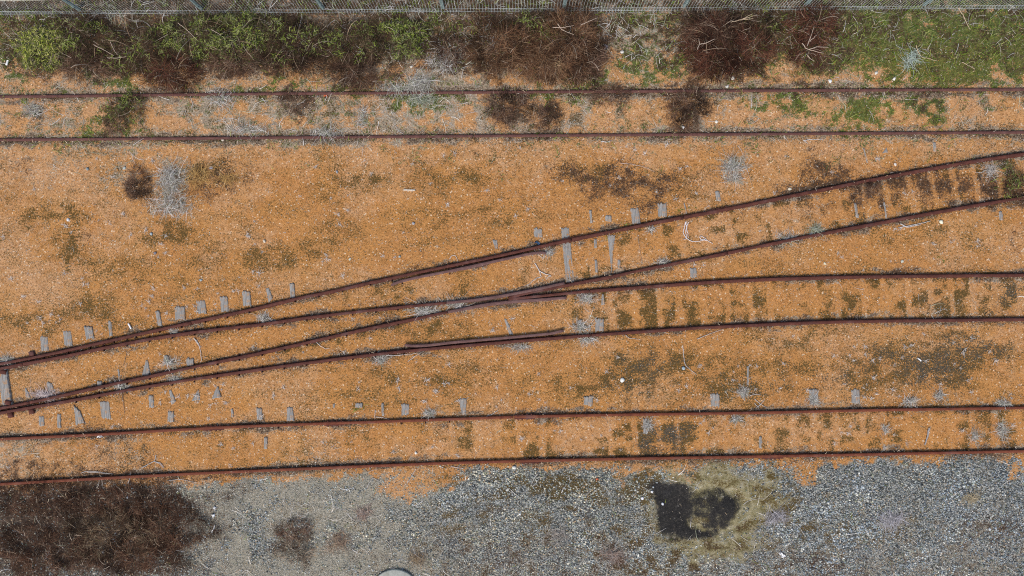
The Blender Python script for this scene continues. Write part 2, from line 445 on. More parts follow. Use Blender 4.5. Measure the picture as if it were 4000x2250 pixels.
SAND = [(760, 1320, 330, 140, 1.2), (560, 1400, 160, 80, 1), (960, 1360, 130, 110, 1.1)]
ASH = [(1700, 1290, 44, 64, 1.25), (1690, 1240, 52, 28, 1.15), (1650, 1228, 34, 16, .8), (1744, 1272, 30, 26, .85), (1808, 1282, 52, 40, .88), (1828, 1270, 34, 34, 1.0), (1798, 1248, 46, 20, .75),
       (1800, 1318, 50, 14, .8), (1758, 1343, 44, 12, .95), (1725, 1335, 36, 22, 1.1), (1786, 1340, 24, 12, .75), (1887, 1262, 12, 9, .55)]
STAIN = [(2330, 915, 150, 50, .75), (2440, 880, 160, 36, .6), (2230, 900, 100, 36, .5), (2120, 960, 80, 40, .45), (1640, 930, 90, 50, .5), (1580, 960, 70, 36, .4), (1670, 1110, 70, 34, .8), (2540, 740, 60, 50, .6), (2360, 770, 60, 40, .3), (1760, 1140, 80, 14, .5), (1900, 960, 120, 40, .3)]
TAN = [(1800, 1280, 165, 115, 1.2), (1790, 1370, 150, 46, 1.0), (1880, 1265, 115, 80, 1.1), (1770, 1200, 120, 36, .9)]
ORANGE = [(1030, 1215, 80, 36, .85), (1100, 1200, 60, 26, 1.0), (1640, 1185, 130, 26, .8), (2000, 1175, 70, 42, .8), (2560, 1185, 46, 26, .9), (1330, 1170, 80, 12, .8), (2575, 1170, 40, 20, .8)]

def blobs(L, x, y, lo=.25, hi=1.35):
    f = np.zeros(np.shape(x))
    for (cx, cy, rx, ry, s) in L:
        d = np.hypot((x - cx) / rx, (y - cy) / ry)
        f = np.maximum(f, s * (1 - sstep(lo, hi, d)))
    return f

def fields(x, y):
    """cover weights at plan points (cm)"""
    x = np.asarray(x, float); y = np.asarray(y, float)
    wx = x + 60 * (sf(x / 60, y / 60, 3) - .5) + 22 * (sf(x / 14, y / 14, 5, 2) - .5)
    wy = y + 46 * (sf(x / 60, y / 60, 9) - .5) + 20 * (sf(x / 14, y / 14, 11, 2) - .5)
    n = sf(x / 38, y / 34, 21) - .5
    n2 = sf(x / 20, y / 16, 25, 3) - .5
    nf = sf(x / 7, y / 7, 33, 2) - .5
    F = {}
    low = sstep(-2, 40, wy * .5 + y * .5 + 16 * nf - rail_y('J', np.clip(x, -400, 2976)))         # below the lowest rail
    orange = blobs(ORANGE, wx, wy)
    sand = blobs(SAND, wx, wy) * low
    bal = low * sstep(960, 1180, wx + 0.25 * (1300 - wy))
    bal = np.maximum(bal, low * (1 - sstep(430, 520, wx)) * .6)
    F['sand'] = np.clip(np.maximum(sand, low) * (1 - orange) * 1.1, 0, 1)
    F['sand'] = np.maximum(F['sand'], .65 - .65 * sstep(70, 160, y + 60 * n + 30 * n2))
    F['ballast'] = np.clip(bal * (1 - orange * 1.1) + nf * .35 * bal + sand * (.30 + .8 * n + .5 * n2), 0, 1)
    ash = blobs(ASH, wx * .25 + x * .75, wy * .25 + y * .75, .35, 1.5)
    F['ash'] = np.clip(ash + (n2 * .30 + nf * .12) * (ash > .02) * (ash < .9), 0, 1)
    tan = blobs(TAN, wx, wy)
    F['tan'] = np.clip(tan + (n * .4 + n2 * .3) * (tan > .02), 0, 1)
    F['ballast'] = F['ballast'] * (1 - F['tan'] * .97)
    upper = 1 - sstep(330, 480, y + 90 * n)                               # shabbier ground towards the fence
    strip = 1 - sstep(150, 200, y + 70 * n + 34 * n2)                      # overgrown strip below the fence
    rd = rail_dist(x, y, 'ABCDEFGKIJ')
    near = (1 - sstep(7, 24, rd + 16 * n2))
    turn = rail_dist(x, y, 'CDEFGK') < 60
    straw = blobs(BARE, wx, wy)
    patch = sstep(.45, .75, sf(x / 80, y / 22, 40, 3))
    F['straw'] = np.clip(straw * (.55 + .7 * n + .5 * n2) + near * (.10 + .6 * patch + .25 * (y < 400)) + upper * (.20 + .6 * n + .5 * n2) + (y < 46) * .25 + strip * (.18 + .45 * n2) * (1 - .6 * sstep(1950, 2200, x)), 0, 1)
    lowgrit = low * sstep(1000, 1150, x)
    F['straw'] = np.clip(F['straw'] + sand * (.18 + .8 * n2 - .4 * n), 0, 1)
    F['straw'] = np.clip(F['straw'] + lowgrit * (sstep(1230, 1420, y + 120 * n) * .40 + .35 * n + .25 * n2), 0, 1) * (1 - F['tan'])
    mb = blobs(MOSS, wx * .6 + x * .4, wy * .6 + y * .4, .05, 1.5)
    F['moss'] = np.clip(mb * (.62 + .40 * n2 + .25 * n) + (.16 + sstep(.35, .9, sf(x / 90, y / 30, 60)) * .16 + .16 * n2 + .10 * n) * (1 - low) + near * .22 * (.6 + n2)
                        + lowgrit * (.22 + .6 * n2 + .4 * n) * (1 - .6 * sstep(1900, 2200, x)) + sand * (.10 + .4 * n2), 0, .78)
    F['green'] = np.clip(blobs(GREEN, wx, wy, .15, 1.45) * (1.10 + 1.0 * n2 + .4 * nf) + upper * (1 - strip) * (.10 + .55 * n2) * (vn(x / 130, y / 60, 44) > .35) + strip * (.30 + .7 * n2 + .45 * sstep(1700, 2200, x)) + (y < 38) * (.18 + .5 * n2), 0, 1)
    F['brown'] = np.clip(blobs(BROWN, wx, wy, .1, 1.5) * (.95 + .6 * n2 + .3 * nf) + strip * (.80 + .6 * n2) * (1 - .6 * sstep(1950, 2300, x)) * (1 - .45 * np.exp(-((x - 1600) / 90) ** 2)) + (y < 38) * (.30 + .5 * n2) + near * (.20 + .45 * patch) + upper * .25 * (n2 > .12)
                         + lowgrit * sstep(1290, 1430, y + 90 * n) * (.22 + .5 * n2) + low * (1 - sstep(420, 540, wx)) * .5, 0, 1)
    F['stain'] = np.clip(blobs(STAIN, wx, wy, .05, 1.5) * (.75 + .6 * n2 + .3 * n), 0, .85)
    for up, lw, x0, k, sh in (('I', 'J', -400, .9, .05), ('G', 'F', 1440, 1.0, .08), ('A', 'B', -400, .45, .03), ('C', 'K', 1480, 1.0, .2)):
        xc = np.clip(x, R[lw][0][0], 2976)
        yu, yl = rail_y(up, xc), rail_y(lw, xc)
        ins = sstep(2, 8, y - yu) * sstep(2, 8, yl - y) * (x > x0) * k
        if up == 'I':
            ins = ins * (.35 + .65 * sstep(900, 1400, x))
        sl = sstep(.72, .96, .5 + .5 * np.cos(2 * np.pi * (x - sh * (y - yu) + 14 * (vn(x / 57, y * 0 + 3, 7) - .5) + 6 * n2) / 57.0))
        F['moss'] = np.clip(F['moss'] + ins * ((1 - sl) * (.10 + .45 * n2 + .4 * n) - sl * .40), 0, .78)
        F['brown'] = F['brown'] * (1 - .6 * sl * ins)
        F['straw'] = np.clip(F['straw'] + ins * sl * .22 * (.6 + n), 0, 1)
    F['pale'] = np.clip(upper * .8 + sstep(.4, .85, sf(x / 150, y / 120, 71)) * .6 * (1 - upper) + (1 - sstep(0, 420, x)) * .5, 0, 1)
    F['near'] = near
    F['low'] = low
    F['strip'] = strip
    return F

def ground_z(x, y, fl=None):
    """ground height (m) at plan points (cm)"""
    z = .030 * (fbm(x / 70, y / 70, 81, 3) - .5) + .016 * (fbm(x / 16, y / 16, 84, 3) - .5)
    d1 = np.hypot((x - 1798) / 55, (y - 1285) / 40)
    z = z + .10 * np.exp(-d1 ** 2 * 1.4) - .05 * np.exp(-((d1 - 1.35) / .3) ** 2)
    d2 = np.hypot((x - 1705) / 46, (y - 1285) / 60)
    z = z - .07 * np.exp(-d2 ** 2)
    z = z + .09 * (1 - sstep(20, 200, y)) + .02 * fbm(x / 12, y / 12, 90, 2) * (1 - sstep(60, 210, y))
    z = z - .02 * np.exp(-(rail_dist(x, y, 'ABCDEFGKIJ') / 7.0) ** 2)
    return z

def toplan(X, Y):
    return X * 100 + 1288, 724.5 - Y * 100

# ------------------------------------------------------------------ ground
def axis(lo, hi, step, far):
    a = list(np.arange(lo, hi + step / 2, step))
    s, v, out_hi = step, hi, []
    while v < far:
        s *= 1.35; v += s; out_hi.append(v)
    s, v, out_lo = step, lo, []
    while v > -far:
        s *= 1.35; v -= s; out_lo.append(v)
    return np.array(out_lo[::-1] + a + out_hi)

gx, gy = axis(-14.2, 14.2, 0.036, 900), axis(-8.2, 8.6, 0.036, 900)
GX, GY = np.meshgrid(gx, gy)
px, py = toplan(GX.ravel(), GY.ravel())
FL = fields(px, py)
cl = (np.abs(GX.ravel()) < 16) & (np.abs(GY.ravel()) < 11)
gz = np.where(cl, ground_z(px, py), 0.0)
nx, ny = len(gx), len(gy)
ii = (np.arange(ny - 1)[:, None] * nx + np.arange(nx - 1)[None, :]).ravel()
gf = np.stack([ii, ii + 1, ii + nx + 1, ii + nx], 1)

def ground_material():
    n = NT('orange gravel ground')
    A, B, C = n.attr('MA'), n.attr('MB'), n.attr('MC')
    def sep(a):
        s = n.t.nodes.new('ShaderNodeSeparateColor')
        n.t.links.new(a.outputs['Color'], s.inputs[0])
        return s.outputs[0], s.outputs[1], s.outputs[2], a.outputs['Alpha']
    straw, moss, green, brown = sep(A)
    sand, ball, ash, tan = sep(B)
    pale, stain, _, _ = sep(C)
    def st(v):                                            # stretch a noise to the full range
        q = n.t.nodes.new('ShaderNodeMapRange')
        n.lk(v, q.inputs[0]); q.inputs[1].default_value = .30; q.inputs[2].default_value = .70
        return q.outputs[0]
    fine = st(n.noise(42, 3, .75))
    clump = st(n.noise(17, 3, .7))
    mid = st(n.noise(6, 3, .6))
    big = st(n.noise(.9, 3))
    grit = n.voro(36)
    gs = n.t.nodes.new('ShaderNodeSeparateColor')
    n.t.links.new(grit, gs.inputs[0])
    g1, g2, g3 = gs.outputs[0], gs.outputs[1], gs.outputs[2]
    fc = n.math('ADD', n.math('MULTIPLY', fine, .55), n.math('MULTIPLY', clump, .45))
    o = n.ramp(fc, [(.08, (.22, .085, .020)), (.30, (.38, .168, .050)), (.58, (.48, .228, .078)), (.88, (.58, .31, .12))])
    o2 = n.ramp(fc, [(.08, (.22, .105, .050)), (.30, (.41, .215, .098)), (.58, (.53, .30, .145)), (.88, (.66, .44, .27))])
    o = n.mix(n.ss(n.math('ADD', pale, n.math('MULTIPLY', n.math('SUBTRACT', mid, .5), .9)), .0, 1.0), o, o2)
    o = n.mix(n.ss(big, .3, .8, 0, .40), o, (.47, .225, .065))
    o = n.mix(n.math('MULTIPLY', n.ss(n.noise(2.6, 4, .7), .48, .68, 0, .50), n.ss(fine, .0, .9, 1, .35)), o, (.27, .125, .036))
    o = n.mix(n.ss(g1, .86, .94, 0, .55), o, n.mix(g2, (.26, .10, .03), (.62, .38, .16)))
    o = n.mix(n.ss(g3, .975, .985, 0, .8), o, (.68, .54, .38))
    o = n.mix(n.ss(g2, .90, .94, 0, .6), o, (.15, .068, .022))
    cn_ = n.t.nodes.new('ShaderNodeMapRange')
    n.lk(n.math('ADD', n.math('MULTIPLY', fine, .38), n.math('ADD', n.math('MULTIPLY', clump, .40), n.math('MULTIPLY', mid, .22))), cn_.inputs[0])
    cn_.inputs[1].default_value = .22; cn_.inputs[2].default_value = .78
    cn = cn_.outputs[0]
    cn2_ = n.t.nodes.new('ShaderNodeMapRange')
    n.lk(n.math('ADD', n.math('MULTIPLY', n.noise(31, 3, .7), .5), n.math('MULTIPLY', n.noise(9, 3, .7), .5)), cn2_.inputs[0])
    cn2_.inputs[1].default_value = .38; cn2_.inputs[2].default_value = .62
    cn2 = cn2_.outputs[0]
    cf_ = n.t.nodes.new('ShaderNodeMapRange')
    n.lk(n.math('ADD', n.math('MULTIPLY', fine, .40), n.math('MULTIPLY', n.noise(23, 2, .6), .60)), cf_.inputs[0])
    cf_.inputs[1].default_value = .30; cf_.inputs[2].default_value = .70
    cnf = cf_.outputs[0]
    def cover(c, m, col, noise=None, w=.10, mx=1.0, amp=1.0):
        v = n.math('MULTIPLY_ADD', n.math('SUBTRACT', noise or cn, .5), amp, m)
        v = n.math('MULTIPLY', v, n.ss(m, .0, .08))
        return n.mix(n.ss(v, .5 - w, .5 + w, 0, mx), c, col)
    sandc = n.ramp(fc, [(.1, (.11, .10, .07)), (.4, (.24, .22, .165)), (.65, (.33, .31, .25)), (.9, (.50, .48, .42))])
    o = cover(o, sand, sandc, cn2, .2)
    balc = n.ramp(g1, [(.0, (.035, .038, .036)), (.35, (.09, .095, .09)), (.7, (.20, .21, .205)), (1, (.45, .45, .40))])
    o = cover(o, ball, balc, cn, .15)
    tanc = n.ramp(n.math('ADD', n.math('MULTIPLY', mid, .6), n.math('MULTIPLY', fine, .4)), [(.15, (.10, .085, .028)), (.5, (.25, .215, .11)), (.85, (.40, .36, .25))])
    o = cover(o, tan, tanc, cn2, .45, .95, .8)
    strc = n.ramp(fc, [(.1, (.15, .13, .085)), (.4, (.28, .245, .18)), (.8, (.44, .40, .33))])
    o = cover(o, straw, strc, cn2, .22, .8)
    o = cover(o, moss, n.ramp(fine, [(.1, (.040, .026, .008)), (.9, (.125, .085, .028))]), cnf, .10, .95)
    o = cover(o, stain, n.ramp(fc, [(.1, (.030, .026, .020)), (.6, (.075, .066, .050)), (.95, (.20, .16, .11))]), cnf, .22, .92)
    o = cover(o, green, n.ramp(fc, [(.1, (.026, .040, .008)), (.5, (.080, .110, .018)), (.9, (.18, .21, .05))]), cn2, .16, .92)
    o = cover(o, brown, n.ramp(fc, [(.1, (.018, .010, .007)), (.5, (.052, .030, .019)), (.9, (.15, .10, .07))]), cnf, .34, .92)
    o = cover(o, ash, n.ramp(fc, [(.1, (.010, .010, .011)), (.6, (.024, .023, .024)), (.95, (.10, .09, .075))]), n.math('MULTIPLY_ADD', cn2, .5, n.math('MULTIPLY', fine, .5)), .36, .97, .9)
    n.bump(n.math('ADD', fine, n.math('MULTIPLY', g1, .6)), .7, .014)
    return n.done(o, .95, .1)

gmat = ground_material()
gme = mesh_np('ground', np.stack([GX.ravel(), GY.ravel(), gz], 1), gf, gmat, None, True)
for nm, ks in (('MA', ('straw', 'moss', 'green', 'brown')), ('MB', ('sand', 'ballast', 'ash', 'tan')), ('MC', ('pale', 'stain', 'low', 'strip'))):
    at = gme.color_attributes.new(nm, 'FLOAT_COLOR', 'POINT')
    at.data.foreach_set('color', np.stack([FL[k] for k in ks], 1).astype(np.float32).ravel())
ground = link('ground', gme)
ground['kind'] = 'structure'
ground['label'] = 'orange and grey gravel ground of the disused rail yard'

# a concrete path beyond the fence, just entering the frame at the top left
def slab(name, quad, z0, z1, mat, kind=None, parent=None):
    v = [W(x, y, z1) for x, y in quad] + [W(x, y, z1)[:2] + (z0,) for x, y in quad]
    f = [(0, 3, 2, 1), (0, 1, 5, 4), (1, 2, 6, 5), (2, 3, 7, 6), (3, 0, 4, 7)]
    o = link(name, mesh_np(name, v, np.array(f), mat), parent)
    if kind:
        o['kind'] = kind
    return o
nc = NT('pale concrete')
conc = nc.done(nc.ramp(nc.noise(9, 5, .65), [(.3, (.34, .32, .25)), (.55, (.50, .48, .39)), (.75, (.60, .58, .5))]), .85)
slab('footpath', [(-700, -150), (330, -150), (300, -5), (-700, 13)], -.2, .16, conc, 'structure')

# ------------------------------------------------------------------ materials for things
def rust(name, c0, c1, c2):
    n = NT(name)
    k = n.noise(7, 5, .7)
    f = n.noise(60, 3, .7)
    c = n.ramp(k, [(.32, c0), (.5, c1), (.68, c2)])
    c = n.mix(n.ss(f, .5, .75, 0, .45), c, (.15, .055, .035))
    c = n.mix(n.ss(n.noise(2.3, 3), .55, .75, 0, .35), c, (.17, .105, .10))
    n.bump(f, .3, .004)
    return n.done(c, .8, .25)
M_RAIL = rust('rusted rail steel', (.050, .016, .011), (.080, .025, .017), (.115, .038, .025))
M_RAIL2 = rust('purple brown rail steel', (.085, .045, .040), (.12, .064, .057), (.165, .095, .085))
M_RAIL4 = rust('dull brown rail steel', (.070, .030, .025), (.10, .042, .034), (.135, .062, .050))
M_RAIL3 = rust('red rusted rail steel', (.085, .022, .010), (.135, .036, .017), (.18, .055, .026))
nw = NT('weathered timber')
st = nw.mapping((60, 3.0, 3))
g = nw.noise(1.0, 4, .7, vec=st)
wc = nw.ramp(g, [(.28, (.06, .052, .045)), (.42, (.19, .18, .165)), (.6, (.31, .30, .28)), (.8, (.45, .44, .41))])
wc = nw.mix(nw.ss(nw.math('ADD', nw.noise(9, 4, .7), nw.math('MULTIPLY', nw.noise(60, 2), .2)), .62, .78, 0, .8), wc, (.38, .20, .08))
nw.bump(g, .6, .01)
M_WOOD = nw.done(wc, .92, .1)
M_TWIG = mat_col('dry twigs', .95, .1, .25, 30)
M_LEAF = mat_col('green leaves', .7, .25, .3, 30)
M_STRAW = mat_col('bleached straw', .9, .15, .25, 30)
M_STONE = mat_col('loose stone', .9, .2, .45, 45)
M_LITTER = mat_col('fallen leaf litter', .8, .2, .3, 40)
n = NT('galvanised fence wire')
M_WIRE = n.done(n.ramp(n.noise(5, 3), [(.3, (.42, .46, .45)), (.7, (.56, .60, .59))]), .6, .4)
n = NT('grey green fence post paint')
M_POST = n.done(n.ramp(n.noise(6, 4), [(.3, (.11, .155, .15)), (.7, (.16, .215, .21))]), .55, .4)

# ------------------------------------------------------------------ rails
PROF = [(-.034, .0), (-.034, -.022), (-.010, -.036), (-.008, -.082), (-.052, -.094), (-.054, -.104),
        (.054, -.104), (.052, -.094), (.008, -.082), (.010, -.036), (.034, -.022), (.034, .0), (.026, .006), (-.026, .006)]
def rail_mesh(key, x0, x1, mat, drop=0.0):
    n_ = max(3, int(abs(x1 - x0) / 9))
    xs = np.linspace(x0, x1, n_)
    ys = rail_y(key, xs)
    P = np.array([W(a, b, RAIL_Z) for a, b in zip(xs, ys)])
    P[:, 2] += -drop + .004 * (fbm(xs / 120, ys / 50, 5, 2) - .5)
    T = np.gradient(P[:, :2], axis=0)
    T /= np.linalg.norm(T, axis=1)[:, None]
    N = np.stack([-T[:, 1], T[:, 0]], 1)
    k = len(PROF)
    V = np.zeros((n_, k, 3))
    for j, (u, w) in enumerate(PROF):
        V[:, j, :2] = P[:, :2] + N * u
        V[:, j, 2] = P[:, 2] + w
    q = []
    for i in range(n_ - 1):
        for j in range(k):
            a, b = i * k + j, i * k + (j + 1) % k
            q.append((a, a + k, b + k, b))
    V = V.reshape(-1, 3)
    # end caps as quads across the section
    def cap(o, flip):
        for a, b, c, d in ((0, 1, 10, 11), (1, 2, 9, 10), (2, 3, 8, 9), (3, 4, 7, 8), (4, 5, 6, 7), (13, 0, 11, 12)):
            f = (o + a, o + b, o + c, o + d)
            q.append(f[::-1] if flip else f)
    cap(0, False); cap((n_ - 1) * k, True)
    return mesh_np('rail', V, np.array(q), mat), P, N

def box_np(cx, cy, cz, lx, ly, lz, ang, bev=0.15):
    """a bevelled block as verts and quads (16 verts)"""
    c, s = math.cos(ang), math.sin(ang)
    b = bev * min(lx, ly)
    vs = []
    for (hx, hy, z) in ((lx / 2, ly / 2, cz - lz / 2), (lx / 2, ly / 2, cz + lz / 2 - b), (lx / 2 - b, ly / 2 - b, cz + lz / 2)):
        for ux, uy in ((-1, -1), (1, -1), (1, 1), (-1, 1)):
            x, y = ux * hx, uy * hy
            vs.append((cx + c * x - s * y, cy + s * x + c * y, z))
    f = [(8, 9, 10, 11)]
    for r in (0, 4):
        for i in range(4):
            f.append((r + i, r + (i + 1) % 4, r + 4 + (i + 1) % 4, r + 4 + i))
    return vs, f

def block(name, parent, px_, py_, z, lx, ly, lz, ang, mat):
    x, y, _ = W(px_, py_, z)
    v, f = box_np(x, y, z, lx, ly, lz, ang)
    return link(name, mesh_np(name, v, np.array(f), mat), parent)

def rang(key, x):
    d = (rail_y(key, np.array([x + 4.0])) - rail_y(key, np.array([x - 4.0])))[0]
    return math.atan2(-d, 8.0)

def rail(key, x0, x1, label, mat=M_RAIL, plates=(), spikes=(), chairs=(), group='rusty rails of the yard tracks', drop=0.0):
    o = empty('rail', W((x0 + x1) / 2, rail_y(key, np.array([(x0 + x1) / 2]))[0], 0))
    inv = Vector(o.location)
    tag(o, label, 'rail', group)
    me, P, N = rail_mesh(key, x0, x1, mat, drop)
    parts = [link('rail_bar', me, o)]
    for x in plates:                                    # fishplates either side of the web, with bolts
        a = rang(key, x)
        for s in (-1, 1):
            yy = rail_y(key, np.array([x]))[0]
            off = 3.6 * s
            p_ = block('fishplate', o, x + off * math.sin(a), yy + off * math.cos(a), .043, .52, .030, .055, a, M_RAIL)
            parts.append(p_)
            for d in (-17, -6, 6, 17):
                bx, by = x + d * math.cos(a) + 6.1 * s * math.sin(a), yy - d * math.sin(a) + 6.1 * s * math.cos(a)
                parts.append(block('bolt', p_, bx, by, .045, .035, .032, .03, a, M_RAIL))
    for x, s in spikes:
        a = rang(key, x)
        yy = rail_y(key, np.array([x]))[0]
        parts.append(block('dog_spike', o, x + 6.6 * s * math.sin(a), yy + 6.6 * s * math.cos(a), .012, .026, .036, .05, a, M_SPIKE))
    for x, s in chairs:
        a = rang(key, x)
        yy = rail_y(key, np.array([x]))[0]
        parts.append(block('rail_chair', o, x + 9.5 * s * math.sin(a), yy + 9.5 * s * math.cos(a), .028, .13, .14, .07, a, M_RAIL))
    for p_ in parts:
        if p_.parent == o:
            p_.location = -inv
    return o
M_SPIKE = rust('dark rusted spikes', (.025, .012, .010), (.04, .018, .014), (.06, .026, .02))

def sp(xs, both=True):
    out = []
    for i, x in enumerate(xs):
        out.append((x, 1))
        if both:
            out.append((x + 2, -1))
    return out

rail('A', -400, 1030, 'purple-brown upper rail of the grassy siding nearest the fence, left length', M_RAIL4, drop=.04)
rail('A', 1032, 2976, 'purple-brown upper rail of the grassy siding nearest the fence, right length', M_RAIL4, drop=.04)
rail('B', -400, 1190, 'purple-brown lower rail of the grassy siding nearest the fence, left length', M_RAIL4, drop=.04)
rail('B', 1192, 2976, 'purple-brown lower rail of the grassy siding nearest the fence, right length', M_RAIL4, drop=.04)
rail('C', -400, 480.5, 'rusty outer stock rail at the left of the turnout, above its switch blade', M_RAIL, spikes=sp([110, 170, 225, 285, 340, 400, 455], False), chairs=((-5, -1), (82, -1)))
rail('C', 482, 1437.4, 'long rusty upper rail of the diverging track, beside the upper check rail', M_RAIL, plates=(1438,), spikes=sp([515, 570, 625, 740, 800, 860, 930, 985, 1240, 1395], False))
rail('C', 1438.6, 1719, 'short rusty upper rail of the diverging track between its two close joints', M_RAIL)
rail('C', 1720.2, 2976, 'rusty upper rail of the diverging track running off to the right edge', M_RAIL, plates=(1810,))
rail('D', -400, 57, 'rusty upper switch blade of the turnout at the left edge', M_RAIL)
rail('D', 58, 1122.6, 'rusty inner rail running from the upper switch blade to the crossing', M_RAIL, spikes=sp([260, 318, 375, 432, 488, 545, 600, 658, 714, 770, 828, 886, 944, 1000, 1058]))
rail('D', 1123.6, 1420, 'rusty upper wing rail of the turnout crossing', M_RAIL2)
rail('E', -400, 74, 'rusty lower switch blade of the turnout at the left edge', M_RAIL)
rail('E', 75, 1126, 'rusty inner rail running from the lower switch blade to the crossing', M_RAIL, spikes=sp([260, 318, 375, 432, 488, 545, 600, 658, 714, 770, 828, 870, 944, 1000, 1058]))
rail('E', 1127, 1425, 'rusty lower wing rail of the turnout crossing', M_RAIL2)
rail('F', -400, 1487, 'long rusty outer stock rail below the lower switch blade', M_RAIL, spikes=sp([190, 248, 318, 375, 432, 488, 545, 600, 658, 714, 770, 828, 886, 944, 1015]), chairs=((25, 1), (78, 1)))
rail('F', 1488.2, 2976, 'rusty lower rail of the straight track right of the crossing', M_RAIL)
rail('G', 1279, 1483.6, 'rusty lower leg of the pointed crossing nose', M_RAIL, drop=.001)
rail('G', 1484.8, 2976, 'rusty upper rail of the straight track right of the crossing', M_RAIL)
rail('K', 1281, 1829.6, 'rusty upper leg of the pointed crossing nose, reaching to a joint', M_RAIL, drop=.003)
rail('K', 1830.8, 2976, 'rusty lower rail of the diverging track running off to the right edge', M_RAIL)
rail('U', 984, 1374, 'flared check rail beside the upper rail of the diverging track', M_RAIL2, group='check rails of the turnout', spikes=((1010, 1), (1130, 1)))
rail('L', 1018, 1418, 'flared check rail beside the lower rail of the straight track', M_RAIL2, group='check rails of the turnout', spikes=((1080, -1), (1380, -1)))
rail('I', -400, 1291.5, 'red rusty upper rail of the lowest track, left length', M_RAIL3, plates=(537, 842), spikes=sp([700, 760, 1010, 1070, 1130], False), drop=.018)
rail('I', 1292.7, 2976, 'red rusty upper rail of the lowest track, right length', M_RAIL3, plates=(1320,), drop=.018)
rail('J', -400, 1296.5, 'red rusty lower rail of the lowest track, left length', M_RAIL3, plates=(1335,), drop=.018)
rail('J', 1297.7, 2976, 'red rusty lower rail of the lowest track, right length', M_RAIL3, plates=(1943,), drop=.018)
for (x_, a_, b_, lb) in ((1361, 'C', 'U', 'x'), (1010, 'F', 'L', 'x')):
    pass

# ------------------------------------------------------------------ sleepers (exposed weathered timbers)
def sleeper(quad, label, top=.016, jag=.42, seed=0, group='weathered sleepers showing through the gravel'):
    """quad: tl, tr, br, bl in plan cm; a split timber with ragged ends, sunk in the gravel"""
    r = np.random.default_rng(seed)
    q = np.array([W(x, y, top)[:2] for x, y in quad])
    c = q.mean(0)
    q = q - c
    wid = np.linalg.norm(q[1] - q[0]); ln = np.linalg.norm(q[3] - q[0])
    nu, nv = max(5, int(wid / .018)), max(6, int(ln / .03))
    U, Vv = np.meshgrid(np.linspace(0, 1, nu), np.linspace(0, 1, nv))
    ragt = jag * min(wid, ln) * (r.random(nu) - .3) * 0.7
    ragb = jag * min(wid, ln) * (r.random(nu) - .3) * 0.7
    pos = (q[0] * (1 - U[..., None]) + q[1] * U[..., None]) * (1 - Vv[..., None]) + (q[3] * (1 - U[..., None]) + q[2] * U[..., None]) * Vv[..., None]
    ax = (q[3] - q[0]) / max(ln, 1e-6)
    pos = pos + ax * (ragt[None, :, None] * (1 - Vv[..., None]) - ragb[None, :, None] * Vv[..., None])
    side = (r.random(nv) - .5) * .012
    ux = (q[1] - q[0]) / max(wid, 1e-6)
    pos = pos + ux * side[:, None, None]
    groove = (r.random(nu) - .5) * .010
    gz_ = groove[None, :] + (r.random((nv, nu)) - .5) * .004 + (U - .5) * (r.random() - .5) * .025 + (Vv - .5) * (r.random() - .5) * .03
    gx_, gy_ = toplan(c[0], c[1])
    z0 = float(ground_z(np.array([gx_]), np.array([gy_]))[0])
    Z = top + z0 * .5 + gz_
    V = np.concatenate([pos.reshape(-1, 2), Z.reshape(-1, 1)], 1)
    idx = np.arange(nu * nv).reshape(nv, nu)
    f = np.stack([idx[:-1, :-1], idx[1:, :-1], idx[1:, 1:], idx[:-1, 1:]], -1).reshape(-1, 4).tolist()
    ring = list(idx[0, :]) + list(idx[1:, -1]) + list(idx[-1, -2::-1]) + list(idx[-2:0:-1, 0])
    base = len(V)
    low_ = V[ring].copy(); low_[:, 2] = -.13
    V = np.concatenate([V, low_])
    m = len(ring)
    for i in range(m):
        j = (i + 1) % m
        f.append((ring[i], ring[j], base + j, base + i))
    o = link('sleeper', mesh_np('sleeper', V, np.array(f), M_WOOD), None, (c[0], c[1], 0))
    tag(o, label, 'sleeper', group)
    return o

def rq(x0, x1, y0, y1, t=0.1):
    d = (y1 - y0) * t
    return [(x0, y0), (x1 - d, y0), (x1, y1), (x0 + d, y1)]

def row(quads, fmt, seed):
    for i, (q, look) in enumerate(quads):
        sleeper(q, fmt.format(look=look, n=ORD[i + 1]), top=.012 + .006 * ((i * 7) % 3), seed=seed + i)

row([(rq(101, 123, 845, 884), 'broad grey'), (rq(159, 182, 831, 871), 'dark split grey'), (rq(212, 237, 820, 854, .18), 'broad pale'),
     (rq(272, 283, 807, 846), 'narrow sliver of'), (rq(390, 408, 782, 821, .2), 'thin grey'), (rq(439, 466, 770, 805, .06), 'broad tan'),
     (rq(493, 520, 756, 789, .14), 'split pale'), (rq(552, 576, 745, 784, .12), 'split grey'), (rq(608, 632, 732, 770, .1), 'broad pale grey'),
     ([(668, 724), (676, 724), (686, 752), (676, 762)], 'splintered narrow'), (rq(728, 742, 712, 750, .06), 'half buried')],
    '{look} sleeper end above the left of the diverging rail, {n} from the left', 100)
row([([(1238, 603), (1251, 603), (1252, 626), (1246, 626)], 'pointed grey'), (rq(1342, 1364, 573, 597, .05), 'square grey'),
     (rq(1482, 1491, 528, 562, .1), 'sliver of a'), (rq(1522, 1539, 541, 559, .05), 'short dark'), (rq(1585, 1612, 522, 563, .15), 'long pale cracked'),
     (rq(1654, 1678, 510, 546, .06), 'broad brown-grey'), (rq(1720, 1728, 510, 538, .2), 'stick-thin grey'), (rq(1798, 1814, 480, 506, .2), 'faint grey'),
     (rq(2172, 2183, 372, 409, .25), 'narrow leaning'), ([(2220, 384), (2232, 369), (2233, 385), (2219, 386)], 'triangular grey'), (rq(2347, 2356, 358, 381, .1), 'narrow grey')],
    '{look} sleeper end above the right of the diverging rail, {n} from left', 130)
sleeper([(1411, 572), (1431, 572), (1445, 711), (1424, 711)], 'long grey sleeper passing under the diverging rail right of the upper check rail', .010, .5, 160)
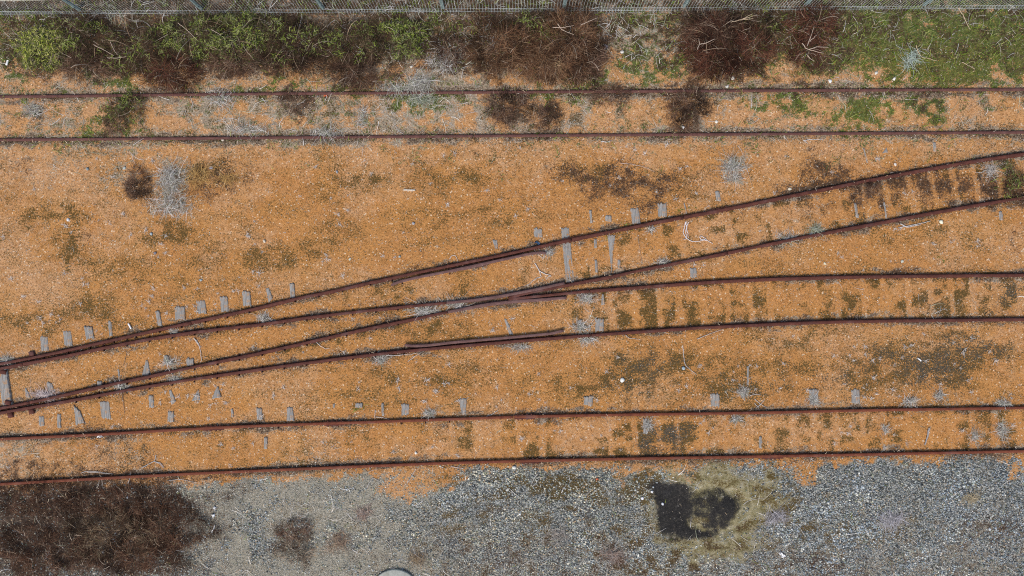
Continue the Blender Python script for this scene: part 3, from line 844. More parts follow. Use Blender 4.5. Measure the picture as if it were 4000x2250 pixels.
row([(rq(1494, 1502, 600, 624, .05), 'short dark'), ([(1528, 590), (1548, 590), (1541, 640), (1539, 690)], 'long faint tapering'), (rq(1496, 1504, 653, 686, .05), 'dark narrow'),
     (rq(1553, 1561, 653, 676, .05), 'little grey'), (rq(1604, 1616, 592, 664, .16), 'long faded thin'), (rq(2148, 2161, 511, 548, .2), 'thin grey'), (rq(2222, 2232, 508, 551, .15), 'long thin grey')],
    '{look} sleeper strip between the two diverging rails, {n} of seven', 170)
row([([(367, 906), (371, 906), (379, 945), (357, 945)], 'triangular grey'), (rq(411, 428, 894, 916, .25), 'leaning grey'), (rq(468, 488, 901, 921, .1), 'square brown-grey'),
     ], '{look} sleeper top between the inner turnout rails, {n} of three', 190)
row([([(62, 976), (66, 976), (77, 1000), (66, 1000)], 'pointed grey'), ([(118, 958), (130, 964), (139, 986), (121, 986)], 'broken grey'), (rq(244, 256, 958, 972, .1), 'small dark'), (rq(296, 303, 929, 961, .1), 'narrow faded')],
    '{look} sleeper scrap beside the lower switch blade, {n} from the left', 200)
sl0 = sleeper([(-6, 926), (15, 926), (30, 1020), (6, 1020)], 'thick exposed grey sleeper between the switch blades at the left edge', .045, .08, 210)
for (x, y) in ((8, 936), (20, 1013)):
    b_ = block('rail_chair', sl0, x, y, .06, .15, .11, .05, -.15, M_RAIL)
    b_.location = -Vector(sl0.location)
row([(rq(97, 111, 1046, 1072, .05), 'split dark'), (rq(144, 153, 1041, 1077, .02), 'narrow dark'), ([(185, 1018), (200, 1034), (213, 1066), (190, 1070)], 'jagged slate-grey'),
     (rq(251, 278, 1009, 1054, .1), 'broad slate-grey'), (rq(374, 387, 994, 1026, .05), 'slim grey'), (rq(421, 437, 1034, 1062, .02), 'blunt grey'),
     ([(424, 980), (430, 980), (443, 1010), (432, 1018)], 'twisted grey'), ([(499, 979), (501, 984), (503, 1006), (481, 1009)], 'triangular slate-grey'),
     ([(547, 971), (549, 975), (556, 1000), (532, 1004)], 'shark-fin shaped grey'), (rq(580, 587, 1028, 1050, .05), 'tiny grey'), (rq(645, 660, 1025, 1057, .05), 'dark split'),
     ([(721, 1024), (735, 1024), (741, 1059), (722, 1060)], 'blue-grey split'), (rq(837, 842, 1016, 1027, 0), 'speck of grey'), (rq(894, 912, 1014, 1027, 0), 'short ribbed'),
     (rq(959, 966, 1014, 1047, .05), 'thin blue-grey')],
    '{look} sleeper scrap above the left half of the lowest track, {n} from left', 220)
row([(rq(1010, 1029, 1016, 1045, 0), 'ribbed grey'), ([(1153, 1002), (1173, 1002), (1172, 1046), (1162, 1040)], 'dark-topped splintered'), (rq(1469, 1491, 996, 1022, 0), 'square pale'),
     (rq(1788, 1810, 990, 1025, .02), 'broad brown-grey'), ([(1860, 988), (1874, 988), (1873, 1008), (1866, 1002)], 'dark cornered'), (rq(2035, 2060, 978, 1018, .1), 'straw-strewn grey'),
     (rq(2142, 2164, 978, 1016, .04), 'clean-cut grey'), (rq(1879, 1884, 921, 969, 0), 'long sliver of')],
    '{look} sleeper end above the right half of the lowest track, {n} of eight', 250)
row([([(1268, 802), (1274, 802), (1291, 842), (1281, 842)], 'long pointed'), (rq(1453, 1467, 804, 832, .05), 'straw-covered'), (rq(1498, 1518, 800, 836, -.02), 'broad grey'),
     ([(1514, 739), (1518, 739), (1521, 767), (1512, 768)], 'slim upright pale'), (rq(1735, 1754, 673, 699, .1), 'ribbed pale'), (rq(2513, 2523, 531, 554, .1), 'small pale')],
    '{look} sleeper end around the straight track right of the crossing, {n} of six', 270)
row([(rq(1618, 1634, 1053, 1092, .02), 'straw-strewn'), (rq(664, 672, 1100, 1130, 0), 'narrow dark grey'), (rq(1910, 1916, 1098, 1128, 0), 'thin faint')],
    '{look} sleeper strip between the two rails of the lowest track, {n} of three', 285)

# ------------------------------------------------------------------ strips: grass, straw, twigs
def strands(base, ang, length, width, rise, curl, cols, segs=3, tip=.25):
    """curved flat strips; base (N,3), one direction angle each; returns verts, faces, colours"""
    N_ = len(base)
    t = np.linspace(0, 1, segs + 1)
    dx, dy = np.cos(ang), np.sin(ang)
    V = np.zeros((N_, segs + 1, 2, 3), np.float32)
    for i, tt in enumerate(t):
        cx = base[:, 0] + dx * length * tt - dy * curl * length * tt * tt
        cy = base[:, 1] + dy * length * tt + dx * curl * length * tt * tt
        cz = base[:, 2] + rise * math.sin(min(tt * 2.2, math.pi)) if np.isscalar(rise) else base[:, 2] + rise * math.sin(min(tt * 2.0, math.pi))
        a = ang + np.arctan(2 * curl * tt)
        w = width * (1 - (1 - tip) * tt) * .5
        for s, sg in ((0, -1), (1, 1)):
            V[:, i, s, 0] = cx - np.sin(a) * w * sg
            V[:, i, s, 1] = cy + np.cos(a) * w * sg
            V[:, i, s, 2] = cz
    k = (segs + 1) * 2
    o = np.arange(N_)[:, None] * k
    F_ = []
    for i in range(segs):
        F_.append(np.stack([o[:, 0] + 2 * i, o[:, 0] + 2 * i + 2, o[:, 0] + 2 * i + 3, o[:, 0] + 2 * i + 1], 1))
    return V.reshape(-1, 3), np.concatenate(F_), np.repeat(cols, k, 0)

def pick(pal, n_, r=rng, jit=.25):
    c = np.array(pal)[r.integers(0, len(pal), n_)]
    return np.clip(c * (1 + jit * (r.random((n_, 1)) * 2 - 1)), 0, 1)

def scatter(n_, weight, x0=-120, x1=2700, y0=-90, y1=1540):
    x = rng.uniform(x0, x1, n_); y = rng.uniform(y0, y1, n_)
    F_ = fields(x, y)
    w = weight(F_, x, y)
    k = rng.random(n_) < w
    return x[k], y[k], {a: b[k] for a, b in F_.items()}

def at_ground(x, y, lift=0.0):
    z = ground_z(x, y) + lift
    return np.stack([(x - 1288) * .01, (724.5 - y) * .01, z], 1)

STRAWC = [(.52, .48, .40), (.40, .38, .32), (.66, .62, .56), (.26, .23, .17), (.48, .46, .44), (.36, .38, .27)]
def stuff(name, me, label):
    o = link(name, me)
    o['kind'] = 'stuff'
    o['label'] = label
    return o

x, y, f_ = scatter(150000, lambda F, x, y: np.clip(F['straw'] ** 1.6 * .32 - F['ash'] - .5 * F['brown'] * (1 - F['strip']), 0, 1) * sstep(.25, .6, sf(x / 9, y / 9, 123, 2)) + F['low'] * .02 * (1 - F['ash']))
nn = len(x)
v, f, c = strands(at_ground(x, y, .006), rng.uniform(0, 6.283, nn), rng.uniform(.10, .36, nn), rng.uniform(.008, .014, nn), rng.uniform(.0, .06, nn),
                  rng.normal(0, .45, nn), pick(STRAWC, nn, jit=.35))
stuff('dry_straw', mesh_np('dry_straw', v, f, M_STRAW, c), 'bleached dry straw lying over the gravel and along the rails')

x, y, f_ = scatter(160000, lambda F, x, y: (.05 + .12 * sstep(.4, .85, sf(x / 50, y / 34, 170)) + .20 * F['near'] + .10 * F['straw'] + .08 * (1 - sstep(200, 520, x))) * (1 - .7 * F['ash']))
nn = len(x)
v, f, c = strands(at_ground(x, y, .008), rng.uniform(0, 6.283, nn), rng.uniform(.02, .06, nn), rng.uniform(.004, .009, nn), rng.uniform(.0, .012, nn),
                  rng.normal(0, .6, nn), pick([(.56, .50, .42), (.46, .40, .32), (.64, .58, .50), (.40, .32, .22)], nn, jit=.3), 2)
stuff('straw_fragments', mesh_np('straw_fragments', v, f, M_STRAW, c), 'short broken bits of bleached straw strewn over the gravel')

GREENC = [(.12, .19, .012), (.16, .235, .020), (.05, .085, .012), (.22, .27, .04), (.26, .28, .08), (.07, .11, .02), (.28, .28, .12)]
x, y, f_ = scatter(210000, lambda F, x, y: np.clip(F['green'] ** 1.4, 0, 1) * .72 * sstep(.25, .6, sf(x / 11, y / 11, 133, 2)) + F['low'] * .004 + F['near'] * .05 * (y < 420))
nn = len(x)
v, f, c = strands(at_ground(x, y, .0), rng.uniform(0, 6.283, nn), rng.uniform(.05, .17, nn), rng.uniform(.008, .014, nn), rng.uniform(.02, .11, nn),
                  rng.normal(0, .4, nn), pick(GREENC, nn, jit=.4))
stuff('grass', mesh_np('grass', v, f, M_LEAF, c), 'short green grass growing in the strip below the fence and along the siding')

BRC = [(.07, .04, .025), (.045, .024, .016), (.11, .065, .04), (.16, .105, .07), (.085, .04, .025), (.20, .15, .11)]
x, y, f_ = scatter(120000, lambda F, x, y: np.clip(F['brown'] ** 1.4 * .42, 0, 1))
nn = len(x)
v, f, c = strands(at_ground(x, y, .006), rng.uniform(0, 6.283, nn), rng.uniform(.06, .22, nn), rng.uniform(.005, .010, nn), rng.uniform(.0, .07, nn),
                  rng.normal(0, .5, nn), pick(BRC, nn, jit=.35))
stuff('dead_undergrowth', mesh_np('dead_undergrowth', v, f, M_TWIG, c), 'thin brown dead undergrowth matted on the ground')

LITC = [(.50, .38, .24), (.62, .50, .34), (.40, .26, .14), (.55, .46, .36), (.32, .2, .12)]
x, y, f_ = scatter(60000, lambda F, x, y: .008 + .09 * F['brown'] + .10 * F['near'] + .02 * F['straw'])
nn = len(x)
v, f, c = strands(at_ground(x, y, rng.uniform(.01, .03, nn)) + np.stack([np.zeros(nn), np.zeros(nn), f_['brown'] * .10], 1) * (rng.random((nn, 1)) < .6), rng.uniform(0, 6.283, nn),
                  rng.uniform(.03, .085, nn), rng.uniform(.007, .014, nn), rng.uniform(.0, .015, nn), rng.normal(0, .35, nn), pick(LITC, nn))
stuff('leaf_litter', mesh_np('leaf_litter', v, f, M_LITTER, c), 'pale curled leaves and bark flakes fallen on the ground')

# ------------------------------------------------------------------ stones
PHI = (1 + 5 ** .5) / 2
ICO = np.array([(-1, PHI, 0), (1, PHI, 0), (-1, -PHI, 0), (1, -PHI, 0), (0, -1, PHI), (0, 1, PHI), (0, -1, -PHI), (0, 1, -PHI), (PHI, 0, -1), (PHI, 0, 1), (-PHI, 0, -1), (-PHI, 0, 1)], float)
ICO /= np.linalg.norm(ICO[0])
ICF = np.array([(0, 11, 5), (0, 5, 1), (0, 1, 7), (0, 7, 10), (0, 10, 11), (1, 5, 9), (5, 11, 4), (11, 10, 2), (10, 7, 6), (7, 1, 8), (3, 9, 4), (3, 4, 2), (3, 2, 6), (3, 6, 8), (3, 8, 9), (4, 9, 5), (2, 4, 11), (6, 2, 10), (8, 6, 7), (9, 8, 1)])
def stones(pos, size, cols, flat=.65):
    N_ = len(pos)
    a = rng.uniform(0, 6.283, N_)
    sc = np.stack([size * rng.uniform(.75, 1.3, N_), size * rng.uniform(.65, 1.05, N_), size * flat * rng.uniform(.7, 1.1, N_)], 1)
    L = ICO[None] * sc[:, None, :] * rng.uniform(.78, 1.18, (N_, 12, 1))
    ca, sa = np.cos(a)[:, None], np.sin(a)[:, None]
    V = np.stack([L[..., 0] * ca - L[..., 1] * sa, L[..., 0] * sa + L[..., 1] * ca, L[..., 2]], -1) + pos[:, None, :]
    F_ = (np.arange(N_) * 12)[:, None, None] + ICF[None]
    return V.reshape(-1, 3), F_.reshape(-1, 3), np.repeat(cols, 12, 0)

BALC = [(.235, .265, .27), (.165, .19, .19), (.32, .35, .34), (.11, .12, .12), (.47, .45, .37), (.56, .54, .46), (.26, .29, .26), (.07, .075, .075), (.35, .385, .40), (.34, .26, .17), (.20, .21, .14), (.34, .36, .32)]
x, y, f_ = scatter(150000, lambda F, x, y: np.clip(F['ballast'] * 1.15 - F['ash'], 0, 1) * .62 * (1 - .55 * F['moss']) * (1 - .8 * F['brown']) * (1 - .35 * F['straw']) * (.70 + .6 * sf(x / 50, y / 40, 153)), y0=1120)
nn = len(x)
v, f, c = stones(at_ground(x, y, .004), rng.uniform(.010, .026, nn) * (.75 + .5 * sf(x / 40, y / 40, 150)), np.clip(pick(BALC, nn, jit=.3) * (.80 + .5 * sf(x / 70, y / 50, 151))[:, None] * (1 + np.array([[.05, .01, -.07]]) * (sf(x / 120, y / 70, 152) * 1.6 - 1.3 * sstep(1700, 2200, x) - .2)[:, None]), 0, 1))
stuff('ballast_gravel', mesh_np('ballast_gravel', v, f, M_STONE, c), 'blue-grey crushed stone ballast below the lowest rail')
SNDC = [(.36, .34, .28), (.26, .25, .20), (.48, .46, .40), (.18, .17, .14), (.42, .38, .30)]
x, y, f_ = scatter(70000, lambda F, x, y: np.clip(F['sand'], 0, 1) * (1 - F['ballast']) * .55, x0=380, x1=1250, y0=1150)
nn = len(x)
v, f, c = stones(at_ground(x, y, .002), rng.uniform(.007, .016, nn), pick(SNDC, nn))
stuff('grey_grit', mesh_np('grey_grit', v, f, M_STONE, c), 'fine grey grit spread over the sandy ground below the lowest rail')
ORC = [(.46, .21, .06), (.54, .28, .10), (.36, .15, .045), (.24, .10, .03), (.60, .38, .19), (.42, .19, .06), (.50, .24, .08)]
x, y, f_ = scatter(110000, lambda F, x, y: .30 * (1 - F['low']) * (1 - .5 * F['green']), y0=60, y1=1240)
nn = len(x)
v, f, c = stones(at_ground(x, y, .001), rng.uniform(.006, .013, nn), pick(ORC, nn, jit=.35))
stuff('orange_grit', mesh_np('orange_grit', v, f, M_STONE, c), 'coarse orange laterite grit covering the yard')
PALC = [(.66, .58, .48), (.55, .44, .32), (.70, .66, .60), (.45, .45, .42), (.60, .42, .26), (.35, .38, .38)]
WH = [(810, 1140, 110, 42, .55), (780, 1110, 60, 25, .4), (880, 1160, 60, 25, .35), (200, 205, 300, 30, .10), (1700, 190, 200, 40, .12), (2300, 205, 250, 30, .10), (2150, 760, 120, 60, .07), (2350, 930, 200, 80, .05), (350, 850, 200, 60, .03), (1240, 300, 250, 40, .06)]
x, y, f_ = scatter(90000, lambda F, x, y: (.030 * sstep(.3, .8, sf(x / 60, y / 50, 160)) + .012 + blobs(WH, x, y) + .05 * F['near'] + .03 * F['pale'] * (vn(x / 30, y / 30, 5) > .5)) * (1 - F['low'] * .8), y0=60)
nn = len(x)
v, f, c = stones(at_ground(x, y, .004), rng.uniform(.006, .015, nn), pick(PALC, nn))
stuff('pale_pebbles', mesh_np('pale_pebbles', v, f, M_STONE, c), 'scattered pale pebbles among the orange grit')

# larger single stones
def rock_mesh(col, seed):
    r = np.random.default_rng(seed)
    e = {}
    V = [p for p in ICO]
    F_ = []
    def midp(a, b):
        k = (min(a, b), max(a, b))
        if k not in e:
            m = V[a] + V[b]
            V.append(m / np.linalg.norm(m)); e[k] = len(V) - 1
        return e[k]
    for a, b, c_ in ICF:
        ab, bc, ca = midp(a, b), midp(b, c_), midp(c_, a)
        F_ += [(a, ab, ca), (b, bc, ab), (c_, ca, bc), (ab, bc, ca)]
    V = np.array(V)
    for _ in range(5):                                   # flat fractured faces
        d = r.normal(size=3); d /= np.linalg.norm(d)
        k = V @ d
        lim = r.uniform(.5, .8)
        V = V - np.where(k > lim, k - lim, 0)[:, None] * d
    V = V * np.array([1, r.uniform(.7, .95), r.uniform(.5, .7)]) + r.normal(0, .02, V.shape)
    return mesh_np('stone', V, np.array(F_), M_STONE, np.array([col] * len(V)))
ROCKS = [
 (1293, 1176, 6, (.80, .78, .68), 'white angular stone touching the lowest rail near the middle'),
 (1047, 1139, 5, (.82, .80, .70), 'white stone alone on orange gravel in the lowest track'),
 (172, 553, 4.5, (.78, .77, .76), 'white stone on mossy orange gravel at the left'),
 (381, 589, 4.5, (.36, .43, .46), 'blue-grey stone below the grey straw mound'),
 (506, 704, 4.5, (.34, .42, .43), 'blue-grey stone on open orange gravel above the sleeper ends'),
 (222, 426, 5, (.28, .33, .33), 'grey-green stone left of the low brown bush'),
 (296, 426, 4.5, (.40, .19, .06), 'orange-brown stone between two grey ones at the left'),
 (314, 423, 4.5, (.42, .44, .40), 'pale grey-green stone right of the orange-brown stone'),
 (532, 422, 5.5, (.32, .31, .34), 'grey stone right of the golden grass by the straw mound'),
 (391, 637, 4.5, (.20, .19, .22), 'dark grey stone on open orange gravel at the left'),
 (666, 607, 5, (.60, .52, .40), 'cream stone on open orange gravel left of centre'),
 (881, 652, 4, (.58, .58, .46), 'cream-green stone above the diverging rail'),
 (1005, 646, 4, (.36, .42, .40), 'grey stone above the start of the upper check rail'),
 (1040, 562, 4.5, (.34, .34, .36), 'grey stone in the middle of the open orange gravel'),
 (848, 433, 4.5, (.32, .34, .36), 'grey stone below the lower siding rail left of centre'),
 (1565, 956, 6.5, (.74, .74, .68), 'pale broken stone on the dark mossy patch'),
 (1719, 926, 5, (.34, .42, .46), 'blue-grey stone at the foot of a long stick on the mossy patch'),
 (1986, 476, 5, (.62, .56, .44), 'cream stone just above the diverging rail at the right'),
 (2367, 558, 6.5, (.74, .72, .56), 'large cream stone below the lower diverging rail'),
 (2074, 663, 4.5, (.70, .64, .46), 'cream stone above the straight track at the right'),
 (2269, 658, 4.5, (.52, .54, .46), 'grey-green stone above the straight track at the right'),
 (2041, 588, 5, (.72, .71, .74), 'white stone against the lower diverging rail'),
 (2251, 414, 4.5, (.72, .66, .58), 'white stone above the diverging rail near the right'),
 (1504, 91, 5.5, (.66, .60, .48), 'cream stone beside the tall rust coloured bush'),
 (1522, 120, 8, (.44, .47, .52), 'large pale blue-grey stone right of the central brush mound'),
 (1565, 132, 6, (.62, .60, .55), 'white-grey rubble stone right of the large blue-grey stone'),
 (1718, 321, 5, (.74, .73, .70), 'white stone beside the little brown bush by the siding'),
 (1802, 307, 4.5, (.76, .72, .62), 'white stone in the siding right of the brown bushes'),
 (2249, 199, 5, (.78, .73, .64), 'white stone on brownish gravel above the siding at the right'),
 (2202, 185, 5, (.66, .64, .56), 'pale grey stone at the lower edge of the green strip'),
 (2086, 205, 5.5, (.70, .72, .70), 'broken white stone below the stick-topped dead bush'),
 (1905, 393, 5.5, (.50, .38, .24), 'tan stone on orange gravel right of the grey straw tuft'),
 (1308, 1292, 4, (.80, .80, .78), 'small white stone on the grey ballast below the middle joint'),
 (1640, 1237, 4, (.72, .73, .74), 'white chip at the upper edge of the black ash'),
 (1616, 1253, 4.5, (.74, .75, .77), 'white chip at the left edge of the black ash'),
 (1667, 1268, 4.5, (.68, .70, .74), 'pale chip in the middle of the black ash'),
 (1384, 1174, 5, (.62, .33, .14), 'orange stone just below the lowest rail'),
 (1402, 1341, 5, (.50, .46, .40), 'tan stone on the grey ballast at the bottom centre'),
 (1842, 197, 6, (.78, .72, .60), 'split white stone below the large red-brown bush'),
 (1829, 218, 5, (.66, .66, .60), 'white stone touching the upper siding rail'),
 (2488, 1330, 4.5, (.55, .56, .56), 'pale grey stone on the ballast near the right edge'),
 (560, 352, 4, (.60, .54, .44), 'cream stone by the lower siding rail at the left'),
 (1035, 168, 4.5, (.62, .58, .50), 'pale stone among the grey straw left of centre'),
]
rk = None
for i, (a, b, s, col, lb) in enumerate(ROCKS):
    if a in (1640, 1616):
        a, b = a + 0, b
    P_ = at_ground(np.array([float(a)]), np.array([float(b)]))[0]
    o = link('stone', rock_mesh(col, 300 + i), None, (P_[0], P_[1], P_[2] + s * .0035))
    o.scale = (s * .01, s * .01, s * .01)
    o.rotation_euler = (0, 0, (i * 2.4) % 6.28)
    tag(o, lb, 'stone', 'single larger stones lying in the yard')

# ------------------------------------------------------------------ shrubs
PAL = {
 'brown': [(.060, .034, .022), (.040, .022, .015), (.095, .055, .034), (.14, .09, .06), (.075, .036, .024)],
 'red':   [(.060, .022, .014), (.045, .017, .011), (.095, .035, .020), (.12, .055, .032), (.035, .016, .012)],
 'rust':  [(.095, .046, .022), (.065, .030, .017), (.13, .068, .034), (.17, .105, .06), (.05, .024, .015)],
 'mix':   [(.040, .022, .014), (.060, .034, .020), (.025, .016, .010), (.09, .06, .036), (.042, .038, .014)],
 'leafy': [(.035, .024, .013), (.045, .034, .018), (.09, .07, .04), (.04, .045, .014)],
 'green': [(.10, .085, .04), (.14, .13, .06), (.08, .10, .03), (.18, .16, .10)],
 'olive': [(.115, .085, .05), (.085, .06, .035), (.15, .115, .07), (.19, .15, .10), (.07, .042, .025)],
 'dark':  [(.050, .024, .015), (.034, .017, .012), (.075, .038, .022), (.11, .065, .04), (.055, .024, .013)],
 'dark2': [(.075, .045, .026), (.05, .03, .02), (.10, .068, .04), (.13, .10, .06), (.04, .022, .014)],
 'litter': [(.12, .085, .06), (.22, .16, .11), (.07, .045, .03), (.32, .25, .18)],
}
LEAFC = [(.075, .105, .012), (.12, .165, .016), (.19, .23, .03), (.035, .05, .010), (.26, .28, .09), (.21, .22, .09)]
PALEC = [(.34, .25, .17), (.42, .34, .26), (.28, .19, .12)]
def shrub(i, cx, cy, rx, ry, h, kind, label):
    r = np.random.default_rng(500 + i)
    X0, Y0, _ = W(cx, cy, h * .5)
    o = empty('shrub', (X0, Y0, 0))
    tag(o, label, 'shrub', 'dead and green bushes of the yard')
    a_, b_ = rx * .01, ry * .01
    area = math.pi * a_ * b_
    def cloud(n_, zlo=0.05, zhi=1.0, spread=1.05):
        t = r.uniform(0, 6.283, n_)
        lob = 1 + .16 * np.sin(3 * t + i) + .12 * np.sin(5 * t + 2.1 * i) + .08 * np.sin(8 * t + i * .7)
        q = np.sqrt(r.random(n_)) * spread
        xx, yy = np.cos(t) * q * a_ * lob, np.sin(t) * q * b_ * lob
        bump = .55 + .9 * fbm((xx + X0) * 3.2, (yy + Y0) * 3.2, 7 + i, 3)
        top = h * np.sqrt(np.clip(1 - (q / 1.1) ** 2, .02, 1)) * bump
        gz0 = ground_z(*toplan(xx + X0, yy + Y0))
        return np.stack([xx, yy, gz0 + top * r.uniform(zlo, zhi, n_) ** .7], 1), t, q
    n1 = int(area * (1300 if kind in ('brown', 'red', 'rust', 'olive', 'dark', 'dark2') else 900 if kind in ('mix', 'litter') else 550))
    P_, t, q = cloud(n1)
    # twigs fan out from several crowns inside the bush
    kc = max(2, int(area * 3))
    cr = np.stack([np.cos(r.uniform(0, 6.28, kc)) * a_ * .6 * r.random(kc), np.sin(r.uniform(0, 6.28, kc)) * b_ * .6 * r.random(kc)], 1)
    dd = P_[:, None, :2] - cr[None]
    j = np.argmin((dd ** 2).sum(-1), 1)
    d = dd[np.arange(n1), j]
    ang = np.arctan2(d[:, 1], d[:, 0]) + r.normal(0, .8, n1)
    pal = pick(PAL[kind], n1, r, .35)
    # clumps of lighter and darker wood
    tone = .25 + 1.5 * sf((P_[:, 0] + X0) * 5, (P_[:, 1] + Y0) * 5, 3 + i, 2)
    pal = np.clip(pal * tone[:, None], 0, 1)
    pp = r.random(n1) < (.035 if kind not in ('litter', 'green') else .08)
    pal[pp] = pick(PALEC, int(pp.sum()), r)
    v, f, c = strands(P_, ang, r.uniform(.08, .34, n1) * (1 if h > .2 else .7), r.uniform(.005, .010, n1), r.uniform(-.03, .05, n1), r.normal(0, .4, n1), pal)
    link('twigs', mesh_np('twigs', v, f, M_TWIG, c), o)
    if kind in ('green', 'leafy', 'mix'):
        n2 = int(area * (1500 if kind == 'green' else 1050 if kind == 'leafy' else 520))
        P2, t, q = cloud(n2, .5, 1.05)
        g_ = fbm((P2[:, 0] + X0) * 4, (P2[:, 1] + Y0) * 4, 51 + i, 3)
        keep = g_ > (.36 if kind == 'green' else .46 if kind == 'leafy' else .52)
        P2 = P2[keep]; n2 = len(P2)
        cc = pick(LEAFC, n2, r, .35)
        if kind == 'green':
            cc = cc * np.array([1.5, 1.35, 1.2])
        v, f, c = strands(P2, r.uniform(0, 6.283, n2), r.uniform(.04, .11, n2), r.uniform(.012, .022, n2), r.uniform(-.02, .02, n2), r.normal(0, .3, n2), cc, 2)
        link('leaves', mesh_np('leaves', v, f, M_LEAF, c), o)
    if h > .3:                                            # a few woody stems each its own part
        for k in range(3 if kind != 'green' else 0):
            t0 = r.uniform(0, 6.283)
            s0 = np.array([[r.uniform(-.2, .2) * a_, r.uniform(-.2, .2) * b_, .03]])
            v, f, c = strands(s0, np.array([t0]), np.array([r.uniform(.5, .9) * a_]), np.array([.012]), np.array([h * r.uniform(.85, 1.15)]), np.array([r.normal(0, .3)]), pick(PALEC, 1, r, .3), 6, .3)
            v2 = v.copy(); v2[:, 2] -= .010
            link('stem', mesh_np('stem', np.concatenate([v, v2]), np.concatenate([f, f[:, ::-1] + len(v)]), M_TWIG, np.concatenate([c, c])), o)
    return o
shr = []
for i, s in enumerate(SHRUBS):
    shr.append(shrub(i, *s))

# ------------------------------------------------------------------ sticks and branches
def tube(pts, r0, r1, sides=5):
    pts = np.array(pts, float)
    n_ = len(pts)
    T = np.gradient(pts, axis=0)
    T /= np.linalg.norm(T, axis=1)[:, None] + 1e-9
    S_ = np.cross(T, (0, 0, 1.0)); S_[np.abs(T[:, 2]) > .5] = np.cross(T[np.abs(T[:, 2]) > .5], (0, 1.0, 0)); S_ /= np.linalg.norm(S_, axis=1)[:, None] + 1e-9
    U_ = np.cross(S_, T)
    V, F_ = [], []
    for i in range(n_):
        rr = r0 + (r1 - r0) * i / (n_ - 1)
        for k in range(sides):
            a = 2 * math.pi * k / sides
            V.append(pts[i] + rr * (math.cos(a) * S_[i] + math.sin(a) * U_[i]))
    for i in range(n_ - 1):
        for k in range(sides):
            F_.append((i * sides + k, i * sides + (k + 1) % sides, (i + 1) * sides + (k + 1) % sides, (i + 1) * sides + k))
    for o_ in (0, (n_ - 1) * sides):
        for k in range(1, sides - 1, 2):
            F_.append((o_, o_ + k, o_ + k + 1, o_ + min(k + 2, sides - 1)) if k + 2 < sides else (o_, o_ + k, o_ + k + 1, o_ + k + 1))
    F_ = [q for q in F_ if len(set(q)) == 4]
    return np.array(V), np.array(F_)

def dense(line, z0, n_=14, wob=.5, seed=0):
    L = np.array(line, float)
    d = np.r_[0, np.cumsum(np.hypot(*np.diff(L, axis=0).T))]
    s = np.linspace(0, d[-1], n_)
    r = np.random.default_rng(seed)
    xx, yy = np.interp(s, d, L[:, 0]) + r.normal(0, wob, n_), np.interp(s, d, L[:, 1]) + r.normal(0, wob, n_)
    zz = ground_z(xx, yy)
    return np.array([W(a, b, zc + z0 + .004 * math.sin(k * 1.3)) for k, (a, b, zc) in enumerate(zip(xx, yy, zz))])

def stick(lines, rad, col, label, z=.02, group='bare sticks and fallen branches', name='stick', seed=0, cat='stick'):
    VV, FF, n_ = [], [], 0
    for k, L in enumerate(lines):
        V, F_ = tube(dense(L, z, 14, .45, seed + k), rad, rad * .5)
        VV.append(V); FF.append(F_ + n_); n_ += len(V)
    V = np.concatenate(VV)
    c = V.mean(0); c[2] = 0
    o = link(name, mesh_np(name, V - c, np.concatenate(FF), M_STRAW, np.array([col] * len(V))), None, c)
    tag(o, label, cat, group)
    return o
def tl(ox, oy, pts, k=.25):
    return [(ox + k * a, oy + k * b) for a, b in pts]
T2 = lambda *p: tl(1288, 360.6, p)
T3 = lambda *p: tl(1288, 721.3, p)
WHT, GRY, BRN, TANC = (.62, .59, .56), (.48, .45, .42), (.26, .18, .13), (.52, .40, .27)
stick([T2((1745, 790), (1720, 910), (1760, 960), (1810, 990), (1960, 975), (2020, 1010)), T2((1775, 795), (1745, 880), (1760, 960)), T2((1750, 800), (1775, 950)),
       T2((1960, 975), (1900, 965), (1885, 940), (1905, 930), (1935, 950), (1960, 975)), T2((1760, 960), (1730, 965))], .011, (.66, .62, .62), 'large forked white branch with a curled end between the diverging rails', name='branch', cat='branch', seed=1)
stick([T2((230, 1205), (265, 1260), (295, 1345), (240, 1360), (180, 1410), (150, 1435)), T2((270, 1280), (320, 1310), (400, 1335), (370, 1340), (345, 1368))], .011, WHT, 'forked white branch beside the upper wing rail', name='branch', cat='branch', seed=9)
stick([T3((1720, 590), (1725, 690), (1740, 785), (1800, 840), (1860, 885))], .010, GRY, 'long bent grey stick on the mossy patch right of centre', seed=15)
stick([T3((1860, 525), (2000, 470), (2130, 425))], .009, GRY, 'straight pale stick slanting below the straight track', seed=16)
stick([T3((1140, 485), (1180, 515), (1290, 532))], .008, GRY, 'short bent stick just below the straight track', seed=17)
stick([tl(0, 721.3, ((1950, 515), (1985, 550), (2010, 610), (2030, 750))), tl(0, 721.3, ((1960, 530), (2005, 600)))], .010, WHT, 'pale split stick standing out between the inner turnout rails', seed=18)
stick([tl(0, 721.3, ((1405, 590), (1340, 630), (1275, 665), (1240, 800)))], .009, BRN, 'thin brown bent stick between the inner turnout rails', seed=19)
stick([tl(0, 721.3, ((1225, 1075), (1240, 1150), (1255, 1280)))], .009, BRN, 'thin brown straight stick beside the broad slate-grey sleeper', seed=20)
stick([tl(0, 1081.9, ((1400, 375), (1470, 340), (1530, 310), (1580, 330), (1630, 375)), .2533), tl(0, 1081.9, ((1550, 250), (1540, 290), (1530, 312)), .2533), tl(0, 1081.9, ((1530, 312), (1590, 325), (1630, 370)), .2533)],
      .010, (.46, .46, .46), 'three-pronged grey branch inside the left of the lowest track', name='branch', cat='branch', seed=21)
stick([tl(0, 1081.9, ((800, 425), (870, 408), (960, 412), (1120, 437)), .2533), tl(0, 1081.9, ((870, 415), (1000, 425), (1090, 440)), .2533)], .008, GRY, 'bundle of grey stems lying along the lowest rail at the left', seed=24)
